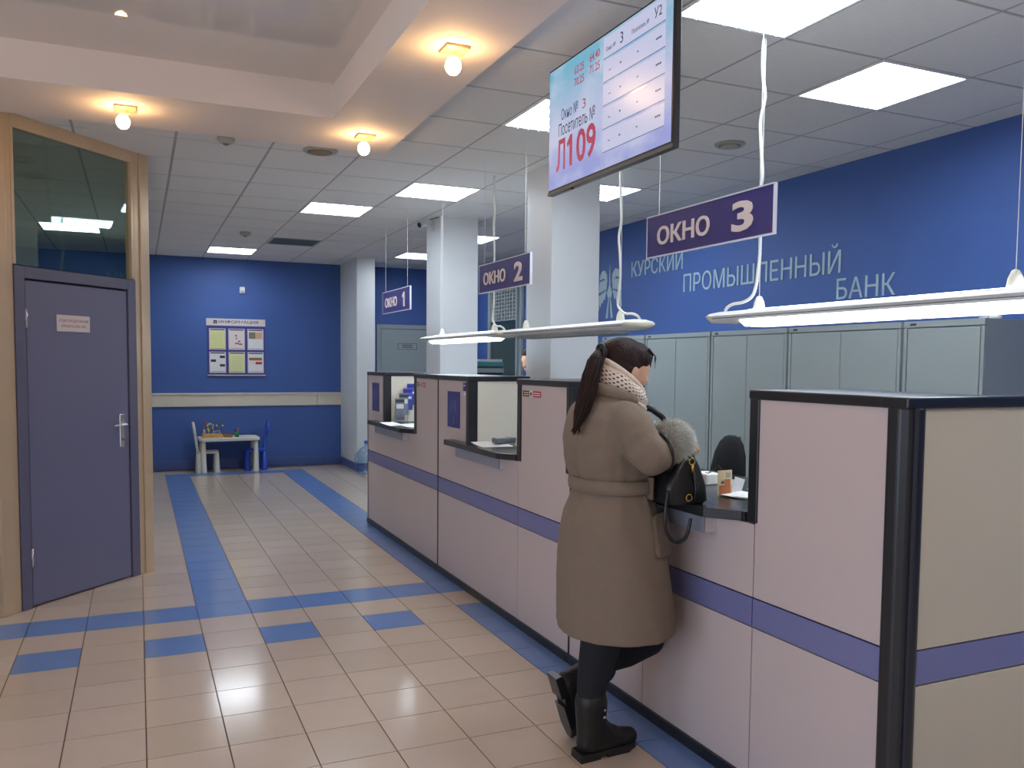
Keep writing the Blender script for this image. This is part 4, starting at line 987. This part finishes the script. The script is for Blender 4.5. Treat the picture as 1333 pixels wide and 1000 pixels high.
# ---- the woman at the third window
YW = 2.885
wm = thing('person', 'woman in a belted grey-brown coat standing at the third window', 'person', (1.64, YW, 0))
bd = MB()
H, Rm = head(bd, (1.757, YW-.012, 1.512), R_(0), R_(10))
chain(bd, [(1.725, YW, 1.44, .05), (1.70, YW, 1.34, .055), (1.69, YW, 1.2, .1), (1.70, YW, 1.05, .095), (1.71, YW, .88, .105)])
chain(bd, [(1.69, YW-.14, 1.33, .05), (1.695, YW-.02, 1.34, .06), (1.69, YW+.14, 1.33, .05)])
for p in ([(1.69, YW-.16, 1.32, .045), (1.72, YW-.28, 1.17, .04), (1.90, YW-.17, 1.22, .028)], [(1.69, YW+.16, 1.32, .045), (1.83, YW+.17, 1.14, .04), (1.985, YW+.02, 1.19, .028)]): chain(bd, p)
hand(bd, (1.915, YW-.16, 1.222), (.75, .3, .15), (0, .3, -.9), (0, .9, .3))
hand(bd, (1.975, YW+.015, 1.20), (.7, -.55, .1), (-.1, -.2, -.9), (.2, -.9, .3))
for p in ([(1.68, YW-.09, .85, .08), (1.625, YW-.085, .47, .055), (1.585, YW-.075, .12, .034), (1.66, YW-.07, .05, .02)], [(1.72, YW+.09, .85, .08), (1.905, YW+.035, .40, .055), (1.74, YW+.10, .28, .03), (1.70, YW+.10, .16, .02)]): chain(bd, p)
body = remesh(bd, 'body', 'skin', wm, .0055, 3)
fe = MB()
for q in (-1, 1):
    fe2 = MB().ball(H(.083, q*.030, .006), (.009, .014, .007), 12, 8, Rm); fe2.build('eye', 'eye_dark', wm, smooth=True)
    MB().ball(H(.088, q*.030, .030), (.006, .018, .0035), 10, 6, Rm).build('eyebrow', 'hair', wm, smooth=True)
MB().ball(H(.090, 0, -.061), (.006, .018, .006), 12, 8, Rm).build('lips', 'lip', wm, smooth=True)
# hair
hr = MB()
hr.ball(H(-.018, 0, .032), (.103, .087, .094), 24, 16, Rm)
hr.ball(H(-.03, 0, .0), (.092, .086, .088), 24, 16, Rm)
hr.ball(H(.03, 0, .068), (.066, .07, .05), 20, 12, Rm)
for q in (-1, 1): hr.ball(H(.022, q*.045, .05), (.062, .040, .045), 16, 10, Rm); hr.ball(H(-.045, q*.045, -.03), (.045, .036, .05), 14, 10, Rm)
remesh(hr, 'hair', 'hair', wm, .006, 4)
pt = MB(); 
base = [(1.66, YW-.03, 1.572, .020), (1.63, YW-.04, 1.572, .024), (1.602, YW-.055, 1.545, .029), (1.58, YW-.065, 1.49, .033), (1.557, YW-.07, 1.42, .032), (1.532, YW-.075, 1.35, .026), (1.51, YW-.08, 1.295, .010)]
chain(pt, base, .35)
pony = remesh(pt, 'ponytail', 'hair', wm, .006, 4)
st = MB()
for k in range(46):
    a = random.uniform(0, 6.28); pts = []
    for i, (x, y, z, r) in enumerate(base[1:]):
        rr_ = r*random.uniform(.9, 1.04); pts.append((x+rr_*math.cos(a), y+rr_*math.sin(a), z))
    pts.append((1.505+random.uniform(-.015, .02), YW-.07+random.uniform(-.02, .02), 1.28+random.uniform(-.02, .02)))
    st.tube(pts, [.004]*(len(pts)-1)+[.0008], 5)
st.build('strands', 'hair', pony, smooth=True)
MB().tube([(1.632, YW-.04+.03*math.cos(t_), 1.578+.03*math.sin(t_)) for t_ in [k*.524 for k in range(13)]], .007, 8).build('hair_tie', 'black_plastic', wm, smooth=True)
# wispy fringe
wf = MB()
for k in range(24):
    y = YW-.012+random.uniform(-.07, .05); p0 = H(.05, y-YW+.012, .09+random.uniform(-.02, .01)); wf.tube([p0, H(.084+random.uniform(0, .006), (y-YW+.012)*1.0, .062+random.uniform(-.01, .01)), H(.086+random.uniform(-.006, .006), (y-YW+.012)*1.05, .032+random.uniform(-.012, .012))], [.003, .002, .0005], 5)
wf.build('fringe', 'hair', wm, smooth=True)
# coat
ct = MB()
rings = []
for z, cx, a, b, f, sq in ((.475, 1.735, .222, .255, .018, 2.2), (.50, 1.735, .223, .256, .018, 2.2), (.62, 1.727, .213, .25, .015, 2.2), (.75, 1.72, .205, .240, .012, 2.2), (.87, 1.714, .194, .226, .010, 2.2), (.95, 1.712, .176, .208, .020, 2.2), (1.01, 1.713, .150, .186, .030, 2.2), (1.06, 1.713, .134, .176, .016, 2.2), (1.10, 1.708, .150, .186, .028, 2.2), (1.17, 1.700, .164, .195, .012, 2.3), (1.25, 1.692, .160, .197, .006, 2.3), (1.32, 1.686, .138, .190, .0, 2.3), (1.37, 1.685, .115, .155, 0, 2.1), (1.41, 1.69, .092, .105, 0, 2), (1.44, 1.697, .078, .085, 0, 2)):
    rings.append(ell(cx, YW, z, a, b, 40, f, z*7, sq))
ct.loft(rings)
chain(ct, [(1.678, YW-.150, 1.325, .070), (1.69, YW-.205, 1.29, .076), (1.705, YW-.255, 1.22, .075), (1.725, YW-.268, 1.185, .070), (1.77, YW-.25, 1.20, .066)], .4, 16)
chain(ct, [(1.678, YW+.155, 1.325, .070), (1.69, YW+.19, 1.28, .074), (1.83, YW+.18, 1.135, .070), (1.93, YW+.07, 1.17, .062)], .4, 16)
coat = remesh(ct, 'coat', 'coat', wm, .009, 5)
from mathutils import noise
nrms = [v.normal.copy() for v in coat.data.vertices]
for v, nr in zip(coat.data.vertices, nrms):
    p = v.co+ORG[wm]; ang = math.atan2(p.y-YW, p.x-1.71)
    wz = max(0, 1-abs(p.z-1.06)/.16)
    d = .010*wz*noise.noise(Vector((ang*5.5, p.z*3, 1.7)))
    d += .008*noise.noise(Vector((ang*2.2+p.z*2, p.z*2.2, 5.1)))*(1 if p.z < .95 else .6)
    d += .007*noise.noise(Vector((p.x*9+p.z*6, p.y*9, p.z*16-p.x*10)))*(1 if p.z > 1.1 else .25)
    v.co += nr*d
# hem/lapel details
cl = MB(); cl.tube([(1.70+.092*math.cos(t_), YW+.108*math.sin(t_), 1.408-.035*math.cos(t_)) for t_ in [k*2*math.pi/28 for k in range(29)]], .026, 10)
remesh(cl, 'collar', 'coat', wm, .007, 3)
bl = MB()
def beltring(off, z, dz): return ell(1.713, YW, z, .150+off, .190+off, 48, .004, 2, 2.2)
bl.loft([beltring(.0, 1.038, 0), beltring(.006, 1.04, 0), beltring(.008, 1.062, 0), beltring(.006, 1.088, 0), beltring(0, 1.09, 0)], cap=False)
belt = bl.build('belt', 'coat', wm, smooth=True)
MB().box(1.765, 1.778, YW-.206, YW-.17, 1.02, 1.105).build('belt_loop', 'coat_dark', wm, bevel=.004)
MB().prism(rr(0, .115, 0, .165, .03), lambda a, b: (1.775+a, YW-.235+.035*(b/.165)+a*a*5, .80+b), lambda a, b: (1.775+a, YW-.20+a*a*5, .80+b)).build('pocket', 'coat', wm, bevel=.006)
# sleeve seam and fur cuffs
def fur(c, r, n, seed, label):
    rnd = random.Random(seed); c = Vector(c); mb = MB().ball(c, tuple(q*.82 for q in r), 18, 12)
    for k in range(n):
        u = rnd.uniform(-1, 1); t_ = rnd.uniform(0, 6.283); s_ = math.sqrt(1-u*u); nrm = Vector((s_*math.cos(t_), s_*math.sin(t_), u))
        p = c+Vector((nrm.x*r[0], nrm.y*r[1], nrm.z*r[2]))*.8
        d = (nrm+Vector((rnd.uniform(-.6, .6), rnd.uniform(-.6, .6), rnd.uniform(-.7, .3)))).normalized()
        L_ = rnd.uniform(.018, .034); a, b = basis(d)
        mb.add([p+a*.0022, p-a*.0011+b*.0019, p-a*.0011-b*.0019, p+d*L_*.6+Vector((0, 0, -.002)), p+d*L_+Vector((0, 0, -.006))], [(0, 1, 3), (1, 2, 3), (2, 0, 3), (0, 1, 4)])
    mb.build('fur_cuff', 'fur', wm, smooth=True, label=label, fix=False)
fur((1.85, YW-.215, 1.243), (.088, .080, .088), 4000, 3, 'fluffy grey fur cuff')
fur((1.955, YW+.055, 1.215), (.055, .07, .085), 2600, 4, 'fluffy grey fur cuff')
MB().tube([(1.785-.014*math.cos(t_), YW-.243+.066*math.sin(t_), 1.206+.070*math.cos(t_)) for t_ in [k*2*math.pi/24 for k in range(25)]], .008, 8).build('cuff_trim', 'leather', wm, smooth=True)
# scarf: tilted collar tube with UVs
def scarf():
    n, k_ = 64, 12; vs_, fs, uvs = [], [], []
    for i in range(n+1):
        t_ = 2*math.pi*i/n; c, s_ = math.cos(t_), math.sin(t_)
        # ring centre line
        for j in range(k_+1):
            v = j/k_; bul = math.sin(math.pi*v)
            rx = .098+.020*bul+.006*(1-v); ry = .094+.022*bul+.012*(1-v)
            zc = 1.392+.100*v+(-.062*c)*(.7+.5*v)-(.012*v)
            vs_.append((1.735+rx*c-.018*v*0+.004*math.sin(3*t_), YW+ry*s_, zc+.004*math.sin(7*t_+v*3))); uvs.append((i/n, v))
    for i in range(n):
        for j in range(k_): a = i*(k_+1)+j; fs.append((a, a+k_+1, a+k_+2, a+1))
    me = bpy.data.meshes.new('scarf'); org = ORG[wm]; me.from_pydata([Vector(v)-org for v in vs_], [], fs)
    uvl = me.uv_layers.new(name='UVMap')
    for lp in me.loops: uvl.data[lp.index].uv = uvs[lp.vertex_index]
    me.materials.append(M['scarf_knit']); me.polygons.foreach_set('use_smooth', [True]*len(me.polygons))
    o = bpy.data.objects.new('scarf', me); C.objects.link(o); o.parent = wm; ORG[o] = ORG[wm]; o['label'] = 'cream openwork knitted scarf'
    md = o.modifiers.new('s', 'SOLIDIFY'); md.thickness = .014; md.offset = -1
    for dv_, rr_ in ((.0, .012), (1.0, .013)):
        pts = []
        for i in range(n+1):
            t_ = 2*math.pi*i/n; c, s_ = math.cos(t_), math.sin(t_)
            pts.append((1.735+(.104-.006*dv_)*c, YW+(.104-.010*dv_)*s_, 1.392+.100*dv_+(-.062*c)*(.7+.5*dv_)-.012*dv_))
        MB().tube(pts, rr_, 8).build('scarf_edge', 'scarf_light', o, smooth=True)
    pts = [(1.80+.05*math.cos(a), YW-.06+.05*a*.4, 1.40+.02*a) for a in (0, .5, 1.0, 1.5)]
ORGs = None
scarf()
for o in list(C.objects):
    if o.name.startswith('scarf') and o.type == 'MESH' and o not in ORG: ORG[o] = ORG[wm]
# trousers and boots
tr = MB()
chain(tr, [(1.68, YW-.085, .80, .105), (1.63, YW-.085, .47, .084), (1.60, YW-.08, .33, .066), (1.59, YW-.075, .25, .056)], .35, 16)
chain(tr, [(1.72, YW+.085, .80, .105), (1.88, YW+.05, .46, .086), (1.912, YW+.03, .40, .076), (1.83, YW+.06, .345, .066), (1.735, YW+.10, .30, .052)], .35, 16)
remesh(tr, 'trousers', 'trousers', wm, .009, 5)
def boot(name, T):
    mb = MB()
    chain(mb, [(*T(0, 0, .22), .066), (*T(0, 0, .12), .059), (*T(-.005, 0, .065), .052)], .3)
    chain(mb, [(*T(.01, 0, .13), .052), (*T(.06, 0, .085), .045), (*T(.11, 0, .06), .042)], .3)
    chain(mb, [(*T(-.01, 0, .06), .05), (*T(.07, 0, .055), .046), (*T(.15, 0, .045), .043), (*T(.185, 0, .045), .036)], .3)
    b = remesh(mb, 'boot', 'boots', wm, .007, 3)
    poly = [(-.065, -.02), (-.06, -.042), (0, -.046), (.08, -.042), (.16, -.046), (.20, -.034), (.222, 0), (.20, .034), (.16, .046), (.08, .042), (0, .046), (-.06, .042), (-.065, .02)]
    MB().prism(poly, lambda a, c: T(a, c, .012), lambda a, c: T(a, c, .032)).build('sole', 'black_plastic', b)
    MB().prism([(-.068, -.042), (.025, -.044), (.025, .044), (-.068, .042)], lambda a, c: T(a, c, .0), lambda a, c: T(a, c, .03)).build('heel', 'black_plastic', b, bevel=.003)
    MB().prism([(.06, -.042), (.16, -.046), (.21, -.02), (.21, .02), (.16, .046), (.06, .042)], lambda a, c: T(a, c, .0), lambda a, c: T(a, c, .014)).build('tread', 'black_plastic', b)
    for q in range(2): MB().ball(T(.03, -.055, .20-.028*q), .006, 8, 6).build('eyelet', 'chrome', b, smooth=True)
boot('boot', lambda a, c, z: (1.593+a*.99, YW-.075+c+a*.1, z))
def Tl(a, c, z):   # lifted foot, toe pointing down behind the standing leg
    an = R_(72); x, zz_ = a*math.cos(an)+(z-.23)*math.sin(an), -a*math.sin(an)+(z-.23)*math.cos(an)
    return (1.745+x, YW+.10+c, .278+zz_)
boot('boot', Tl)
# handbag
bg = thing('handbag', 'black leather handbag held at the counter with gold rings', 'handbag', (1.90, YW-.20, ZS))
bx0, by0 = 1.885, YW-.27
br = []
for z, hx, hy, off in ((0, .085, .13, 0), (.012, .095, .14, 0), (.07, .088, .138, .0), (.14, .06, .13, .005), (.19, .028, .12, .012), (.20, .02, .115, .012)):
    br.append([(bx0+off+a, by0+.13+b, Zs+.002+z) for a, b in rr(-hx, hx, -hy, hy, min(hx, .03)*.9, 4)])
MB().loft(br).build('body', 'leather', bg, smooth=True)
for q in (-1, 1):
    MB().tube(cat([(bx0+.012+q*.02, by0+.06, Zs+.17), (bx0+.012+q*.022, by0+.08, Zs+.22), (bx0+.005+q*.02, by0+.12, Zs+.235), (bx0+.012+q*.022, by0+.16, Zs+.22), (bx0+.012+q*.02, by0+.2, Zs+.17)]), .009, 8).build('handle', 'leather', bg, smooth=True)
def ring(c, r, ax, name='ring'):
    MB().tube([(c[0]+r*math.cos(t_), c[1], c[2]+r*math.sin(t_)) for t_ in [k*.524 for k in range(13)]], .0025, 6).build(name, 'gold', bg, smooth=True)
ring((bx0+.012, by0-.006, Zs+.165), .013, 0); ring((bx0-.005, by0-.016, Zs+.03), .013, 0, 'buckle')
MB().tube([(bx0+.012, by0-.008, Zs+.152), (bx0+.014, by0-.010, Zs+.125)], .005, 8).build('clasp', 'gold', bg, smooth=True)
MB().tube([(bx0+.016, by0-.010, Zs+.125), (bx0+.03, by0-.012, Zs+.06), (bx0+.02, by0-.012, Zs+.02)], .006, 6).build('strap_end', 'leather', bg, smooth=True)
MB().tube(cat([(bx0-.09, by0+.0, Zs+.06), (bx0-.105, by0-.01, Zs-.02), (bx0-.10, by0-.012, Zs-.09), (bx0-.06, by0-.01, Zs-.135), (bx0-.01, by0-.008, Zs-.12), (bx0+.012, by0-.006, Zs-.05)]), .007, 8).build('hanging_strap', 'leather', bg, smooth=True)
MB().tube([(1.80, YW-.05, 1.375), (1.87, YW-.04, 1.355), (1.905, YW-.06, 1.325), (1.93, YW-.11, 1.27), (1.93, YW-.13, 1.22)], .014, 8).build('shoulder_strap', 'leather', bg, smooth=True)

# ---- the teller half hidden behind the column
TX_, TY_ = 3.0, 6.42
tl = thing('person', 'dark-haired teller half hidden behind the column beside the second sign', 'person', (TX_, TY_, 0))
bd = MB(); H2, Rm2 = head(bd, (TX_+.03, TY_, 1.555), R_(200), R_(10))
chain(bd, [(TX_+.03, TY_, 1.47, .05), (TX_+.03, TY_, 1.36, .06), (TX_+.03, TY_, 1.2, .11), (TX_+.03, TY_, .95, .11), (TX_+.03, TY_, .85, .11)])
for q in (-1, 1):
    chain(bd, [(TX_+.03, TY_+q*.05, 1.36, .06), (TX_+.03, TY_+q*.17, 1.33, .05), (TX_-.02, TY_+q*.2, 1.08, .04), (TX_-.2, TY_+q*.15, 1.02, .03)])
    hand(bd, (TX_-.205, TY_+q*.15, 1.02), (-1, -q*.2, 0), (0, 0, -1), (0, -q, 0), .4)
    chain(bd, [(TX_+.03, TY_+q*.09, .85, .085), (TX_+.03, TY_+q*.09, .46, .055), (TX_+.03, TY_+q*.09, .07, .038), (TX_-.09, TY_+q*.09, .035, .032)])
remesh(bd, 'body', 'skin', tl, .007, 3)
hr = MB(); hr.ball(H2(-.02, 0, .03), (.104, .09, .096), 20, 14, Rm2); hr.ball(H2(-.035, 0, -.05), (.075, .085, .10), 20, 14, Rm2); hr.ball(H2(.03, 0, .066), (.062, .07, .05), 16, 10, Rm2)
remesh(hr, 'hair', 'hair', tl, .008, 3)
for q in (-1, 1): MB().ball(H2(.083, q*.030, .006), (.009, .014, .007), 10, 8, Rm2).build('eye', 'eye_dark', tl, smooth=True)
MB().ball(H2(.090, 0, -.061), (.006, .018, .006), 10, 8, Rm2).build('lips', 'lip', tl, smooth=True)
bj = MB(); bj.loft([ell(TX_+.03, TY_, z, a, b, 28) for z, a, b in ((.78, .16, .20), (.95, .145, .18), (1.1, .14, .175), (1.25, .145, .2), (1.34, .115, .19), (1.40, .07, .09))])
for q in (-1, 1): chain(bj, [(TX_+.03, TY_+q*.165, 1.32, .062), (TX_-.01, TY_+q*.2, 1.09, .055), (TX_-.17, TY_+q*.16, 1.025, .042)], .4)
remesh(bj, 'jacket', 'blouse', tl, .01, 3)
tr = MB()
for q in (-1, 1): chain(tr, [(TX_+.03, TY_+q*.085, .84, .10), (TX_+.03, TY_+q*.09, .46, .072), (TX_+.03, TY_+q*.09, .09, .06)], .4)
remesh(tr, 'trousers', 'trousers', tl, .011, 3)
for q in (-1, 1):
    sh = MB(); chain(sh, [(TX_+.05, TY_+q*.09, .045, .042), (TX_-.12, TY_+q*.09, .035, .032)], .4); remesh(sh, 'shoe', 'boots', tl, .009, 2)
